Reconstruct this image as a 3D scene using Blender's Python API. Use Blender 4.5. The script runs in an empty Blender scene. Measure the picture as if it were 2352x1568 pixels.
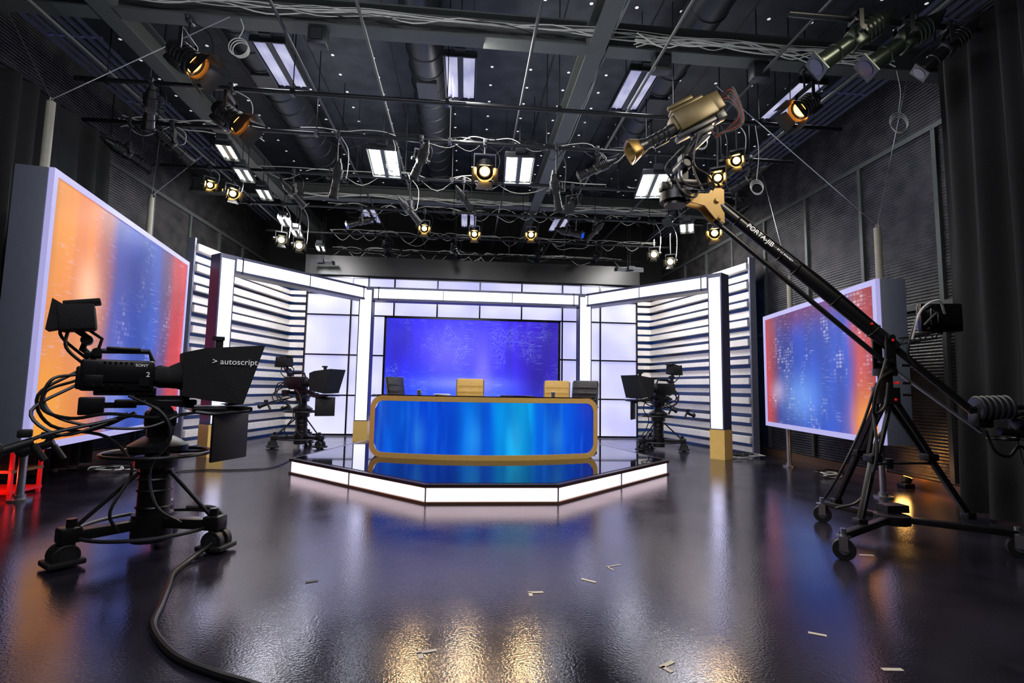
import bpy, bmesh, math, random
from mathutils import Vector, Matrix
random.seed(7)
D = bpy.data
SC = bpy.context.scene
COL = SC.collection
rad = math.radians

# ------------------------------------------------------------------ materials
def lin(c):
    return tuple(((v/255)/12.92 if v/255 <= .04045 else ((v/255+.055)/1.055)**2.4) for v in c) + (1,)

def mat(name, col, rough=.5, metal=0, emit=None, es=0, var=.12, nscale=12, bump=0, bscale=60, spec=.5):
    m = D.materials.new(name); m.use_nodes = True
    nt = m.node_tree; n = nt.nodes; L = nt.links
    b = n['Principled BSDF']
    tc = n.new('ShaderNodeTexCoord')
    no = n.new('ShaderNodeTexNoise'); no.inputs['Scale'].default_value = nscale
    L.new(tc.outputs['Object'], no.inputs['Vector'])
    mx = n.new('ShaderNodeMix'); mx.data_type = 'RGBA'
    c = lin(col)
    mx.inputs[6].default_value = tuple(max(0, v*(1-var)) for v in c[:3])+(1,)
    mx.inputs[7].default_value = tuple(min(1, v*(1+var)) for v in c[:3])+(1,)
    L.new(no.outputs[0], mx.inputs[0]); L.new(mx.outputs[2], b.inputs['Base Color'])
    b.inputs['Roughness'].default_value = rough
    b.inputs['Metallic'].default_value = metal
    b.inputs['Specular IOR Level'].default_value = spec
    if emit is not None:
        b.inputs['Emission Color'].default_value = lin(emit)
        b.inputs['Emission Strength'].default_value = es
    if bump:
        n2 = n.new('ShaderNodeTexNoise'); n2.inputs['Scale'].default_value = bscale
        L.new(tc.outputs['Object'], n2.inputs['Vector'])
        bp = n.new('ShaderNodeBump'); bp.inputs['Strength'].default_value = bump; bp.inputs['Distance'].default_value = .02
        L.new(n2.outputs[0], bp.inputs['Height']); L.new(bp.outputs[0], b.inputs['Normal'])
    return m

class NT:
    def __init__(s, name):
        s.m = D.materials.new(name); s.m.use_nodes = True
        s.t = s.m.node_tree; s.n = s.t.nodes; s.b = s.n['Principled BSDF']
    def link(s, a, b): s.t.links.new(a, b)
    def node(s, t, **kw):
        x = s.n.new(t)
        for k, v in kw.items(): setattr(x, k, v)
        return x
    def val(s, inp, v):
        if isinstance(v, bpy.types.NodeSocket): s.link(v, inp)
        else: inp.default_value = v
    def math(s, op, a, b=0., c=0.):
        x = s.node('ShaderNodeMath', operation=op)
        s.val(x.inputs[0], a); s.val(x.inputs[1], b); s.val(x.inputs[2], c)
        return x.outputs[0]
    def mixc(s, f, a, b, mode='MIX'):
        x = s.node('ShaderNodeMix', data_type='RGBA', blend_type=mode)
        s.val(x.inputs[0], f); s.val(x.inputs[6], a); s.val(x.inputs[7], b)
        return x.outputs[2]
    def ramp(s, f, stops, interp='EASE'):
        x = s.node('ShaderNodeValToRGB'); cr = x.color_ramp; cr.interpolation = interp
        while len(cr.elements) < len(stops): cr.elements.new(.5)
        for e, (p, c) in zip(cr.elements, stops):
            e.position = p; e.color = lin(c) if len(c) == 3 else c
        s.link(f, x.inputs[0]); return x.outputs[0]
    def noise(s, vec, scale, detail=2, sx=1, sy=1, off=0):
        mp = s.node('ShaderNodeMapping'); mp.inputs['Scale'].default_value = (sx, sy, 1); mp.inputs['Location'].default_value = (off, off, 0)
        s.link(vec, mp.inputs['Vector'])
        x = s.node('ShaderNodeTexNoise'); x.inputs['Scale'].default_value = scale; x.inputs['Detail'].default_value = detail
        s.link(mp.outputs[0], x.inputs['Vector']); return x.outputs[0]

def screen_mat(name, hstops, vdark=.5, strength=1.0, aspect=1.6, glow=(), wincol=(255, 235, 230), winamt=.5, wscale=22, dashamt=.3, streak=.5, off=0, distort=.12):
    k = NT(name)
    uv = k.node('ShaderNodeUVMap').outputs[0]
    sep = k.node('ShaderNodeSeparateXYZ'); k.link(uv, sep.inputs[0])
    u, v = sep.outputs[0], sep.outputs[1]
    nz = k.noise(uv, 2.5, 1, aspect, .7, off)
    uu = k.math('ADD', u, k.math('MULTIPLY', k.math('SUBTRACT', nz, .5), distort))
    base = k.ramp(uu, hstops)
    # dark blurred tower silhouettes
    band = k.noise(uv, 8, 1, aspect, .1, off+3)
    bf = k.ramp(band, [(.40, (255, 255, 255)), (.60, (0, 0, 0))])
    base = k.mixc(k.math('MULTIPLY', bf, streak*.6), base, k.mixc(.75, base, (0.003, 0.006, 0.05, 1)))
    for (gu, gv, su, sv, gc, ga) in glow:
        du = k.math('DIVIDE', k.math('SUBTRACT', u, gu), su)
        dv = k.math('DIVIDE', k.math('SUBTRACT', v, gv), sv)
        r2 = k.math('ADD', k.math('MULTIPLY', du, du), k.math('MULTIPLY', dv, dv))
        g = k.math('MULTIPLY', k.math('POWER', 2.718, k.math('MULTIPLY', r2, -1.)), ga)
        base = k.mixc(g, base, lin(gc))
    # soft lit windows on towers
    br = k.node('ShaderNodeTexBrick', offset=0.0, squash=1.0)
    mp = k.node('ShaderNodeMapping'); mp.inputs['Scale'].default_value = (aspect, 1, 1); k.link(uv, mp.inputs['Vector'])
    k.link(mp.outputs[0], br.inputs['Vector'])
    br.inputs['Color1'].default_value = (0, 0, 0, 1); br.inputs['Color2'].default_value = (1, 1, 1, 1)
    br.inputs['Mortar'].default_value = (0, 0, 0, 1); br.inputs['Scale'].default_value = wscale
    br.inputs['Mortar Size'].default_value = .09; br.inputs['Mortar Smooth'].default_value = 1
    br.inputs['Brick Width'].default_value = .5; br.inputs['Row Height'].default_value = .36
    bw = k.ramp(br.outputs[0], [(.3, (0, 0, 0)), (1, (255, 255, 255))], 'LINEAR')
    wm = k.ramp(k.noise(uv, 3.2, 2, aspect*1.5, .7, off+7), [(.5, (0, 0, 0)), (.68, (255, 255, 255))])
    base = k.mixc(k.math('MULTIPLY', k.math('MULTIPLY', bw, wm), winamt), base, lin(wincol))
    # thin horizontal light lines
    ds = k.noise(uv, 30, 2, aspect*.3, 4.2, off+11)
    dsr = k.ramp(ds, [(.58, (0, 0, 0)), (.72, (255, 255, 255))])
    dm = k.ramp(k.noise(uv, 3, 1, aspect*1.4, .6, off+17), [(.46, (0, 0, 0)), (.62, (255, 255, 255))])
    base = k.mixc(k.math('MULTIPLY', k.math('MULTIPLY', dsr, dm), dashamt), base, lin(wincol))
    vf = k.math('ADD', vdark, k.math('MULTIPLY', k.noise(uv, 2.2, 1, aspect, 1, off+23), (1-vdark)*2))
    k.link(base, k.b.inputs['Emission Color'])
    k.link(k.math('MULTIPLY', vf, strength), k.b.inputs['Emission Strength'])
    k.b.inputs['Base Color'].default_value = (.008, .008, .012, 1); k.b.inputs['Roughness'].default_value = .35
    return k.m

# common materials
BLK = mat('black_metal', (22, 22, 24), .36, .3)
BLKG = mat('black_gloss', (12, 12, 14), .2)
BLKM = mat('black_matte_cloth', (14, 14, 15), .85, bump=.3, bscale=90)
BLKP = mat('black_satin_panel', (8, 8, 9), .55)
RUB = mat('black_rubber', (18, 18, 18), .55)
DKG = mat('dark_grey_metal', (50, 52, 56), .4, .5)
STEEL = mat('brushed_steel', (165, 165, 168), .3, .9)
BEAM = mat('painted_beam', (74, 78, 76), .5, .2)
PIPE = mat('pipe_black', (28, 29, 32), .35, .5)
CABW = mat('pale_cable', (195, 195, 188), .5)
CABB = mat('black_cable', (18, 18, 19), .45)
GOLD = mat('gold_trim', (240, 200, 112), .34, .25, var=.06)
BRONZE = mat('bronze_trim', (120, 90, 62), .35, .6)
GREYP = mat('grey_cabinet', (112, 118, 132), .55)
SILV = mat('silver_laminate', (126, 128, 146), .4, .3)
SLAT = mat('slat_paint', (228, 222, 218), .5)
COLDL = mat('pale_lens', (230, 235, 255), .3, emit=(255, 240, 190), es=6)
BLUEL = mat('blue_lens', (20, 60, 160), .1, emit=(20, 70, 200), es=.8)
GLASS = mat('dark_glass', (6, 7, 9), .2, spec=.5)
OLIVE = mat('olive_gold_camera', (72, 60, 29), .4, .35, var=.35, nscale=9)
LETW = mat('white_lettering', (225, 225, 225), .5, emit=(220, 220, 220), es=.2)
LEATH = mat('black_leather', (20, 19, 24), .35, bump=.2)
LEATH_LIT = mat('gold_lit_leather', (190, 148, 66), .4, bump=.2)  # gold stage light put into the leather colour
DUCTM = mat('duct_skin', (52, 55, 60), .42, .5)
REDM = mat('red_glow_paint', (170, 20, 15), .4, emit=(200, 15, 8), es=.35)  # red glow put into the paint through emission
TAPE = mat('tape', (200, 192, 176), .6)
CREAM = mat('cream_plate', (158, 130, 78), .4, .4)
BRASSY = mat('aged_brass', (120, 95, 50), .38, .7)
TUBE = mat('fluorescent_on', (255, 255, 255), .4, emit=(243, 252, 232), es=9)
LEDC = mat('column_light_panel', (140, 140, 160), .4, emit=(220, 220, 255), es=1.9)
LEDP = mat('platform_light_panel', (140, 130, 135), .35, emit=(255, 230, 238), es=1.1)
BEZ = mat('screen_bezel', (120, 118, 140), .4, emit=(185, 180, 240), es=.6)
WARM = mat('warm_lens', (255, 200, 110), .3, emit=(255, 196, 100), es=110)

def glow_panel(name, c1, c2, es, scale, sx=1, sy=1, base=(110, 110, 125)):
    k = NT(name)
    g = k.node('ShaderNodeNewGeometry').outputs['Position']
    mp = k.node('ShaderNodeMapping'); mp.inputs['Scale'].default_value = (sx, 1, sy); k.link(g, mp.inputs['Vector'])
    x = k.node('ShaderNodeTexNoise'); x.inputs['Scale'].default_value = scale; x.inputs['Detail'].default_value = 1; k.link(mp.outputs[0], x.inputs['Vector'])
    c = k.ramp(x.outputs[0], [(.3, c1), (.7, c2)])
    k.link(c, k.b.inputs['Emission Color']); k.b.inputs['Emission Strength'].default_value = es
    k.b.inputs['Base Color'].default_value = lin(base); k.b.inputs['Roughness'].default_value = .35
    return k.m
LED = glow_panel('set_light_panel', (182, 182, 240), (222, 222, 255), .88, .9)
TUBED = glow_panel('fluorescent_soft', (160, 160, 205), (215, 215, 245), .62, 3)
SLATB = glow_panel('slat_gap_glow', (5, 8, 18), (16, 48, 104), .6, .8, 1, 1, (26, 30, 42))  # blue light between the slats put into the backing's emission

def floor_mat():
    k = NT('polished_floor')
    g = k.node('ShaderNodeNewGeometry').outputs['Position']
    a = k.noise(g, 1.3, 5, 1, 1)
    col = k.ramp(a, [(.3, (23, 22, 29)), (.7, (40, 37, 47))])
    sc = k.noise(g, 5, 6, 1, .4, 5)
    col = k.mixc(k.ramp(sc, [(.64, (0, 0, 0)), (.8, (80, 80, 80))]), col, lin((84, 79, 88)))
    k.link(col, k.b.inputs['Base Color'])
    r = k.node('ShaderNodeMapRange'); k.link(k.noise(g, 2.0, 5, 1, 1, 9), r.inputs[0])
    r.inputs[1].default_value = .3; r.inputs[2].default_value = .7
    r.inputs[3].default_value = .10; r.inputs[4].default_value = .19
    k.link(r.outputs[0], k.b.inputs['Roughness'])
    k.b.inputs['IOR'].default_value = 1.7
    k.b.inputs['Specular Tint'].default_value = (.82, .77, 1, 1)
    bp = k.node('ShaderNodeBump'); bp.inputs['Strength'].default_value = .09; bp.inputs['Distance'].default_value = .01
    k.link(k.noise(g, 75, 2, 1, 1), bp.inputs['Height']); k.link(bp.outputs[0], k.b.inputs['Normal'])
    return k.m
FLOORM = floor_mat()

def ceil_mat():
    k = NT('ceiling_insulation')
    g = k.node('ShaderNodeNewGeometry').outputs['Position']
    sp = k.node('ShaderNodeSeparateXYZ'); k.link(g, sp.inputs[0])
    def fr(o, s, off=0.):
        return k.math('SUBTRACT', k.math('FRACT', k.math('ADD', k.math('DIVIDE', o, s), 50+off)), .5)
    x = k.math('MULTIPLY', fr(sp.outputs[0], .62), .62); y = k.math('MULTIPLY', fr(sp.outputs[1], .5), .5)
    d = k.math('SQRT', k.math('ADD', k.math('MULTIPLY', x, x), k.math('MULTIPLY', y, y)))
    dot = k.math('LESS_THAN', d, .024)
    seam = k.math('LESS_THAN', k.math('ABSOLUTE', k.math('MULTIPLY', fr(sp.outputs[0], 1.24, .5), 1.24)), .012)
    base = k.ramp(k.noise(g, 3, 4), [(.3, (36, 40, 45)), (.7, (56, 61, 67))])
    base = k.mixc(seam, base, lin((8, 8, 9)))
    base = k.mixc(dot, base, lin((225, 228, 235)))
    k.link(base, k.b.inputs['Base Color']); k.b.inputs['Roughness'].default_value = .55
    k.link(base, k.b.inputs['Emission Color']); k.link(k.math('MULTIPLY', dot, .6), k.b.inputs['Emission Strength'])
    return k.m

def wall_mat(name, c1, c2):
    k = NT(name)
    g = k.node('ShaderNodeNewGeometry').outputs['Position']
    sp = k.node('ShaderNodeSeparateXYZ'); k.link(g, sp.inputs[0])
    rib = k.math('SINE', k.math('MULTIPLY', sp.outputs[2], 150.))
    base = k.ramp(k.noise(g, 4, 5), [(.3, c1), (.7, c2)])
    k.link(base, k.b.inputs['Base Color']); k.b.inputs['Roughness'].default_value = .38
    k.b.inputs['Metallic'].default_value = .3
    bp = k.node('ShaderNodeBump'); bp.inputs['Strength'].default_value = .5; bp.inputs['Distance'].default_value = .01
    h = k.math('ADD', rib, k.math('MULTIPLY', k.noise(g, 25, 2), 1.2)); k.link(h, bp.inputs['Height']); k.link(bp.outputs[0], k.b.inputs['Normal'])
    return k.m
WALLM = wall_mat('ribbed_wall', (42, 42, 44), (68, 66, 66))
WALLB = mat('black_wall', (14, 14, 16), .7)

# ------------------------------------------------------------------ mesh builder
class MB:
    def __init__(s, T=None):
        s.bm = bmesh.new(); s.T = T; s.uvl = None
    def _fin(s, vs, mi):
        for f in {f for v in vs for f in v.link_faces}: f.material_index = mi
    def box(s, c, size, rot=None, mi=0, bev=0):
        r = bmesh.ops.create_cube(s.bm, size=1.0); vs = r['verts']
        R = Matrix.Identity(4)
        if rot is not None:
            R = rot.to_4x4() if isinstance(rot, Matrix) else (Matrix.Rotation(rad(rot[2]), 4, 'Z') @ Matrix.Rotation(rad(rot[1]), 4, 'Y') @ Matrix.Rotation(rad(rot[0]), 4, 'X'))
        bmesh.ops.transform(s.bm, matrix=Matrix.Translation(c) @ R @ Matrix.Diagonal((size[0], size[1], size[2], 1)), verts=vs)
        s._fin(vs, mi)
        if bev:
            es = list({e for v in vs for e in v.link_edges})
            bmesh.ops.bevel(s.bm, geom=es, offset=bev, segments=2, affect='EDGES', profile=.5)
        return s
    def beam(s, p, q, w, h, mi=0, bev=0, up=(0, 0, 1)):
        p = Vector(p); q = Vector(q); d = q-p; L = d.length; x = d.normalized(); up = Vector(up)
        y = up.cross(x)
        if y.length < 1e-4: y = Vector((0, 1, 0)).cross(x)
        y.normalize(); z = x.cross(y)
        R = Matrix((x, y, z)).transposed()
        return s.box((p+q)/2, (L, w, h), R, mi, bev)
    def cyl(s, p, q, r, r2=None, n=16, mi=0, cap=True):
        p = Vector(p); q = Vector(q); d = q-p
        if r2 is None: r2 = r
        g = bmesh.ops.create_cone(s.bm, cap_ends=cap, segments=n, radius1=r, radius2=r2, depth=d.length)
        R = Vector((0, 0, 1)).rotation_difference(d).to_matrix().to_4x4()
        bmesh.ops.transform(s.bm, matrix=Matrix.Translation((p+q)/2) @ R, verts=g['verts'])
        s._fin(g['verts'], mi); return s
    def ball(s, c, r, mi=0, sc=(1, 1, 1), n=14):
        g = bmesh.ops.create_uvsphere(s.bm, u_segments=n, v_segments=max(6, n//2), radius=r)
        bmesh.ops.transform(s.bm, matrix=Matrix.Translation(c) @ Matrix.Diagonal((*sc, 1)), verts=g['verts'])
        s._fin(g['verts'], mi); return s
    def tube(s, pts, r, n=8, mi=0, closed=False, cap=True):
        pts = [Vector(p) for p in pts]; N = len(pts); rings = []
        prev = None
        for i, p in enumerate(pts):
            if closed: t = pts[(i+1) % N]-pts[i-1]
            else: t = pts[min(i+1, N-1)]-pts[max(i-1, 0)]
            if t.length < 1e-9: t = Vector((0, 0, 1))
            t.normalize()
            if prev is None:
                a = Vector((0, 0, 1)) if abs(t.z) < .9 else Vector((1, 0, 0))
                nrm = t.cross(a).normalized()
            else:
                nrm = prev-t*prev.dot(t)
                if nrm.length < 1e-6: nrm = t.orthogonal()
                nrm.normalize()
            prev = nrm; b = t.cross(nrm)
            rr = r[i] if isinstance(r, (list, tuple)) else r
            rings.append([s.bm.verts.new(p+(nrm*math.cos(2*math.pi*j/n)+b*math.sin(2*math.pi*j/n))*rr) for j in range(n)])
        for i in range(N if closed else N-1):
            A = rings[i]; B = rings[(i+1) % N]
            for j in range(n):
                f = s.bm.faces.new((A[j], A[(j+1) % n], B[(j+1) % n], B[j])); f.material_index = mi
        if cap and not closed:
            for R_, rev in ((rings[0], True), (rings[-1], False)):
                f = s.bm.faces.new(R_[::-1] if rev else R_); f.material_index = mi
        return s
    def torus(s, c, R, r, axis='Z', n=40, m=8, mi=0, T=None):
        pts = []
        for i in range(n):
            a = 2*math.pi*i/n; x, y = R*math.cos(a), R*math.sin(a)
            v = {'Z': Vector((x, y, 0)), 'X': Vector((0, x, y)), 'Y': Vector((x, 0, y))}[axis]
            if T: v = T @ v
            pts.append(Vector(c)+v)
        return s.tube(pts, r, m, mi, closed=True)
    def face(s, pts, mi=0):
        f = s.bm.faces.new([s.bm.verts.new(p) for p in pts]); f.material_index = mi; return f
    def prism(s, poly, z0, z1, mi=0):
        a = [s.bm.verts.new((x, y, z0)) for x, y in poly]; b = [s.bm.verts.new((x, y, z1)) for x, y in poly]
        f = s.bm.faces.new(a[::-1]); f.material_index = mi
        f = s.bm.faces.new(b); f.material_index = mi
        for i in range(len(poly)):
            j = (i+1) % len(poly)
            f = s.bm.faces.new((a[i], a[j], b[j], b[i])); f.material_index = mi
        return s
    def loft(s, rings, mi=0, cap=True):
        vr = [[s.bm.verts.new(p) for p in r] for r in rings]
        n = len(vr[0])
        for A, B in zip(vr, vr[1:]):
            for j in range(n):
                f = s.bm.faces.new((A[j], A[(j+1) % n], B[(j+1) % n], B[j])); f.material_index = mi
        if cap:
            f = s.bm.faces.new(vr[0][::-1]); f.material_index = mi
            f = s.bm.faces.new(vr[-1]); f.material_index = mi
        return s
    def quaduv(s, p00, p10, p11, p01, mi=0):
        if s.uvl is None: s.uvl = s.bm.loops.layers.uv.new('UVMap')
        f = s.bm.faces.new([s.bm.verts.new(p) for p in (p00, p10, p11, p01)]); f.material_index = mi
        for l, c in zip(f.loops, ((0, 0), (1, 0), (1, 1), (0, 1))): l[s.uvl].uv = c
        return f
    def obj(s, name, mats, parent=None, label=None, category=None, kind=None, group=None, smooth=True, fixn=True):
        if fixn: bmesh.ops.recalc_face_normals(s.bm, faces=s.bm.faces[:])
        if s.T is not None: s.bm.transform(s.T)
        me = D.meshes.new(name); s.bm.to_mesh(me); s.bm.free()
        for m in (mats if isinstance(mats, (list, tuple)) else [mats]): me.materials.append(m)
        if smooth:
            me.polygons.foreach_set('use_smooth', [True]*len(me.polygons)); me.set_sharp_from_angle(angle=rad(35))
        o = D.objects.new(name, me); COL.objects.link(o)
        if parent: o.parent = parent
        if label: o['label'] = label
        if category: o['category'] = category
        if kind: o['kind'] = kind
        if group: o['group'] = group
        return o

def thing(name, label, cat, loc=(0, 0, 0), rz=0, group=None):
    e = D.objects.new(name, None); e.empty_display_size = .2; COL.objects.link(e)
    e.location = loc; e.rotation_euler = (0, 0, rad(rz)); e['label'] = label; e['category'] = cat
    if group: e['group'] = group
    return e

def spline(pts, k=8):
    P = [Vector(p) for p in pts]; P = [P[0]*2-P[1]]+P+[P[-1]*2-P[-2]]; out = []
    for i in range(1, len(P)-2):
        p0, p1, p2, p3 = P[i-1:i+3]
        for j in range(k):
            t = j/k
            out.append(.5*((2*p1)+(-p0+p2)*t+(2*p0-5*p1+4*p2-p3)*t*t+(-p0+3*p1-3*p2+p3)*t**3))
    out.append(P[-2]); return out

def text_mesh(name, body, size, M, material, parent, extrude=.001):
    c = D.curves.new(name, 'FONT'); c.body = body; c.size = size; c.extrude = extrude; c.align_x = 'CENTER'; c.align_y = 'CENTER'
    t = D.objects.new(name+'_src', c); COL.objects.link(t)
    dg = bpy.context.evaluated_depsgraph_get(); me = D.meshes.new_from_object(t.evaluated_get(dg))
    D.objects.remove(t)
    me.transform(M); me.materials.clear(); me.materials.append(material)
    o = D.objects.new(name, me); COL.objects.link(o)
    if parent: o.parent = parent
    return o

def light(name, typ, loc, energy, color, parent=None, target=None, **kw):
    l = D.lights.new(name, typ); l.energy = energy; l.color = color
    for k, v in kw.items(): setattr(l, k, v)
    o = D.objects.new(name, l); COL.objects.link(o)
    o.location = loc
    if target is not None:
        d = Vector(target)-Vector(loc); o.rotation_euler = d.to_track_quat('-Z', 'Y').to_euler()
    if parent: o.parent = parent
    return o

# ------------------------------------------------------------------ room
XL, XR, YB, YF, ZC = -5.7, 5.95, 15.0, -3.0, 6.3
def slab(name, c, s, m):
    return MB().box(c, s).obj(name, m, kind='structure', smooth=False)
slab('floor', ((XL+XR)/2, 6, -.05), (XR-XL, 18, .1), FLOORM)
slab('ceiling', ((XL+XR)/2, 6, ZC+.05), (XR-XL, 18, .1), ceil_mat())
slab('wall_left', (XL-.06, 6, ZC/2), (.12, 18, ZC), WALLM)
slab('wall_right', (XR+.06, 6, ZC/2), (.12, 18, ZC), WALLM)
slab('wall_back', ((XL+XR)/2, YB+.06, ZC/2), (XR-XL, .12, ZC), WALLB)
slab('wall_front', ((XL+XR)/2, YF-.06, ZC/2), (XR-XL, .12, ZC), WALLB)
slab('baseboard_right', (XR-.015, 6, .06), (.03, 18, .12), BRONZE)
slab('baseboard_left', (XL+.015, 6, .06), (.03, 18, .12), BRONZE)
tn = 0
for sx, X in ((1, XL+.02), (-1, XR-.02)):
    for y in [3.3+1.25*i for i in range(9)]:
        tn += 1; slab('trim_%d' % tn, (X, y, 2.4), (.04, .06, 4.5), BEAM)
    for z in (2.35, 4.65):
        tn += 1; slab('trim_%d' % tn, (X, 6, z), (.05, 17.9, .07), BEAM)

# ------------------------------------------------------------------ steel beams
def ibeam(p, q, label):
    p = Vector(p); q = Vector(q); m = MB(); h = .3; w = .2
    m.beam(p+Vector((0, 0, .01)), q+Vector((0, 0, .01)), w, .02)
    m.beam(p+Vector((0, 0, h-.01)), q+Vector((0, 0, h-.01)), w, .02)
    m.beam(p+Vector((0, 0, h/2)), q+Vector((0, 0, h/2)), .03, h-.04)
    return m.obj('steel_beam', BEAM, label=label, category='beam', group='roof steel beams', smooth=False)
BZ = 5.1
for X in (-3.9, 1.42):
    ibeam((X, -2.9, BZ), (X, 14.9, BZ), 'long dark steel beam running toward the set under the ceiling')
for Y in (5.5, 10.8):
    for a, b in ((XL+.02, -4.02), (-3.78, 1.30), (1.54, XR-.02)):
        ibeam((a, Y, BZ), (b, Y, BZ), 'dark steel cross beam carrying bundles of cable')

DUCTS = ((-.68, 5.98, .25), (-3.05, 5.95, .28), (2.9, 5.98, .25))
def duct(x, z, r, lab):
    m = MB(); m.cyl((x, 2, z), (x, 14.2, z), r, n=28)
    y = 2.5
    while y < 14: m.torus((x, y, z), r+.003, .014, 'Y', n=28, m=6); y += .4
    m.box((x, 7.6, z-r), (.3, .5, .06))
    m.cyl((x-.1, 4, z+r*.8), (x-.1, 4, ZC), .01); m.cyl((x+.1, 10, z+r*.8), (x+.1, 10, ZC), .01)
    m.obj('ventilation_duct', DUCTM, label=lab, category='duct', group='round ceiling ducts')
duct(*DUCTS[0], 'round black spiral ventilation duct under the ceiling')
duct(*DUCTS[1], 'round black spiral ventilation duct beside a steel beam')
duct(*DUCTS[2], 'round black spiral ventilation duct above the fluorescent lights')

LADM = mat('ladder_steel', (130, 135, 165), .35, .7)
for X in (-4.95, 5.3):
    m = MB()
    for i in range(6): m.beam((X-.3+.12*i, 1.5, 5.45), (X-.3+.12*i, 13.5, 5.45), .025, .04, mi=0)
    y = 2.
    while y < 13.5: m.beam((X-.32, y, 5.48), (X+.32, y, 5.48), .03, .02, mi=0); y += 1.5
    for y in (3.5, 8, 12.5): m.cyl((X, y, 5.48), (X, y, ZC), .008)
    m.obj('cable_ladder', LADM, label='long ribbed steel cable tray hung beneath the ceiling', category='cable tray', group='ceiling cable trays', smooth=False)

for i, X in enumerate((-4.4, -2.0, -1.15, .65, 2.1, 3.4, 4.5)):
    MB().cyl((X, 3.0, 4.95), (X, 13.8, 4.95), .018, n=8).cyl((X, 4, 4.95), (X, 4, ZC), .006, n=6).cyl((X, 9, 4.95), (X, 9, ZC), .006, n=6).obj('ceiling_conduit', DKG if i % 2 else BEAM, label='thin metal conduit hung on rods under the ceiling', category='pipe', group='ceiling conduits')

PZ = 4.7
PIPES = ((4.2, 2.9, 4.85), (6.1, -4.6, 4.9), (7.1, -5.2, 4.9), (8.5, -5.0, 4.95), (10.1, -4.6, 4.9), (11.9, -4.6, 4.9), (13.4, -4.6, 4.9))
for Y, a, b in PIPES:
    e = thing('lighting_pipe', 'black horizontal lighting pipe hung on thin rods', 'pipe', (0, Y, PZ), group='lighting grid pipes')
    MB().cyl((a, 0, 0), (b, 0, 0), .028, n=12).obj('pipe', PIPE, e)
    for x in (-4.25, -2.15, -.3, 1.1, 2.6, 3.75, 4.2):
        if a < x < b: MB().cyl((x, 0, 0), (x, 0, ZC-PZ), .007, n=6).box((x, 0, .0), (.05, .08, .08)).obj('hanger_rod', PIPE, e)

# ------------------------------------------------------------------ cables above
def bundle(p0, p1, n, lab, amp=.05, seed=1, step=.5, spread=.06, drop=0, white=.65):
    rnd = random.Random(seed); p0 = Vector(p0); p1 = Vector(p1); m = MB(); d = p1-p0; side = Vector((0, 0, 1)).cross(d).normalized()
    for i in range(n):
        o = side*rnd.uniform(-spread, spread)+Vector((0, 0, rnd.uniform(0, .03))); pts = []
        K = int(d.length/step)
        for j in range(K+1):
            q = p0+d*j/K+o+side*rnd.uniform(-amp, amp)*.6+Vector((0, 0, rnd.uniform(-amp*.3, amp)))
            if drop and rnd.random() < .3: q.z -= rnd.uniform(.3, 1)*drop
            pts.append(q)
        m.tube(spline(pts, 4), rnd.uniform(.004, .008), 5, mi=0 if rnd.random() < white else 1)
    return m.obj('cable_bundle', [CABW, CABB], label=lab, category='cables', group='overhead cable bundles')
bundle((-5.3, 5.34, 5.2), (5.0, 5.34, 5.2), 7, 'loose bundle of pale cables draped along a steel beam', .045, 1, .5, .03, .06, .9)
bundle((-3.4, 10.62, 5.12), (4.4, 10.62, 5.12), 7, 'pale cables gathered along the far cross beam', .05, 2, .5, .03, .1, .9)
bundle((1.6, 3.2, 5.25), (1.6, 10.3, 5.25), 6, 'black and pale cables strapped to a long beam', .03, 3, .5, .03)
bundle((1.8, 5.24, 5.06), (4.9, 5.24, 5.06), 7, 'tangled pale cables beneath a steel beam', .07, 4, .3, .04, .12, .9)
bundle((-4.8, 7.2, 4.78), (-2.9, 7.2, 4.78), 4, 'short tangle of cables on a lighting pipe', .06, 5, .25, .03, .2)
bundle((2.8, 8.6, 4.78), (4.9, 8.6, 4.78), 4, 'short tangle of cables on a lighting pipe', .06, 6, .25, .03, .2)
bundle((-2.4, 7.18, 4.78), (2.4, 7.18, 4.78), 3, 'thin dark cables looping off a lighting pipe', .03, 7, .3, .02, .3)
bundle((-2.8, 10.2, 4.78), (3.6, 10.2, 4.78), 4, 'thin cables looping off a lighting pipe', .03, 8, .3, .02, .25)
bundle((-3.2, 11.98, 4.78), (4.6, 11.98, 4.78), 4, 'thin cables looping off a lighting pipe', .03, 9, .3, .02, .3)
bundle((-3.5, 8.58, 4.78), (2.4, 8.58, 4.78), 3, 'thin cables looping off a lighting pipe', .03, 10, .4, .02, .3)
bundle((-3.5, 13.42, 4.74), (4.2, 13.42, 4.74), 4, 'thin cables looping off a lighting pipe', .03, 11, .3, .02, .3)
def coil(c, R, lab, tilt=20, top=5.11):
    m = MB(); T = Matrix.Rotation(rad(tilt), 3, 'Y')
    for i in range(3): m.torus((c[0]+.01*i, c[1]+.012*i, c[2]-.01*i), R*(1-.07*i), .005, 'Y', 30, 5, T=T)
    m.tube(spline([(c[0], c[1], c[2]+R), (c[0]+.04, c[1], (c[2]+R+top)/2), (c[0], c[1], top)], 5), .005, 5)
    m.obj('coiled_cable', CABW, label=lab, category='cable', group='hanging cable coils')
coil((-2.5, 5.42, 4.78), .1, 'small coil of pale cable hanging off a beam')
coil((2.95, 6.1, 4.42), .1, 'small coil of cable hanging beside a camera', top=4.69)
coil((5.1, 5.42, 4.45), .12, 'coil of pale cable hanging by the curtain')
coil((3.7, 6.1, 3.85), .09, 'small coil of cable hanging under the lights', top=4.69)
coil((-1.1, 7.1, 4.3), .08, 'small coil of cable hanging under the lights', top=4.69)
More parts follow.
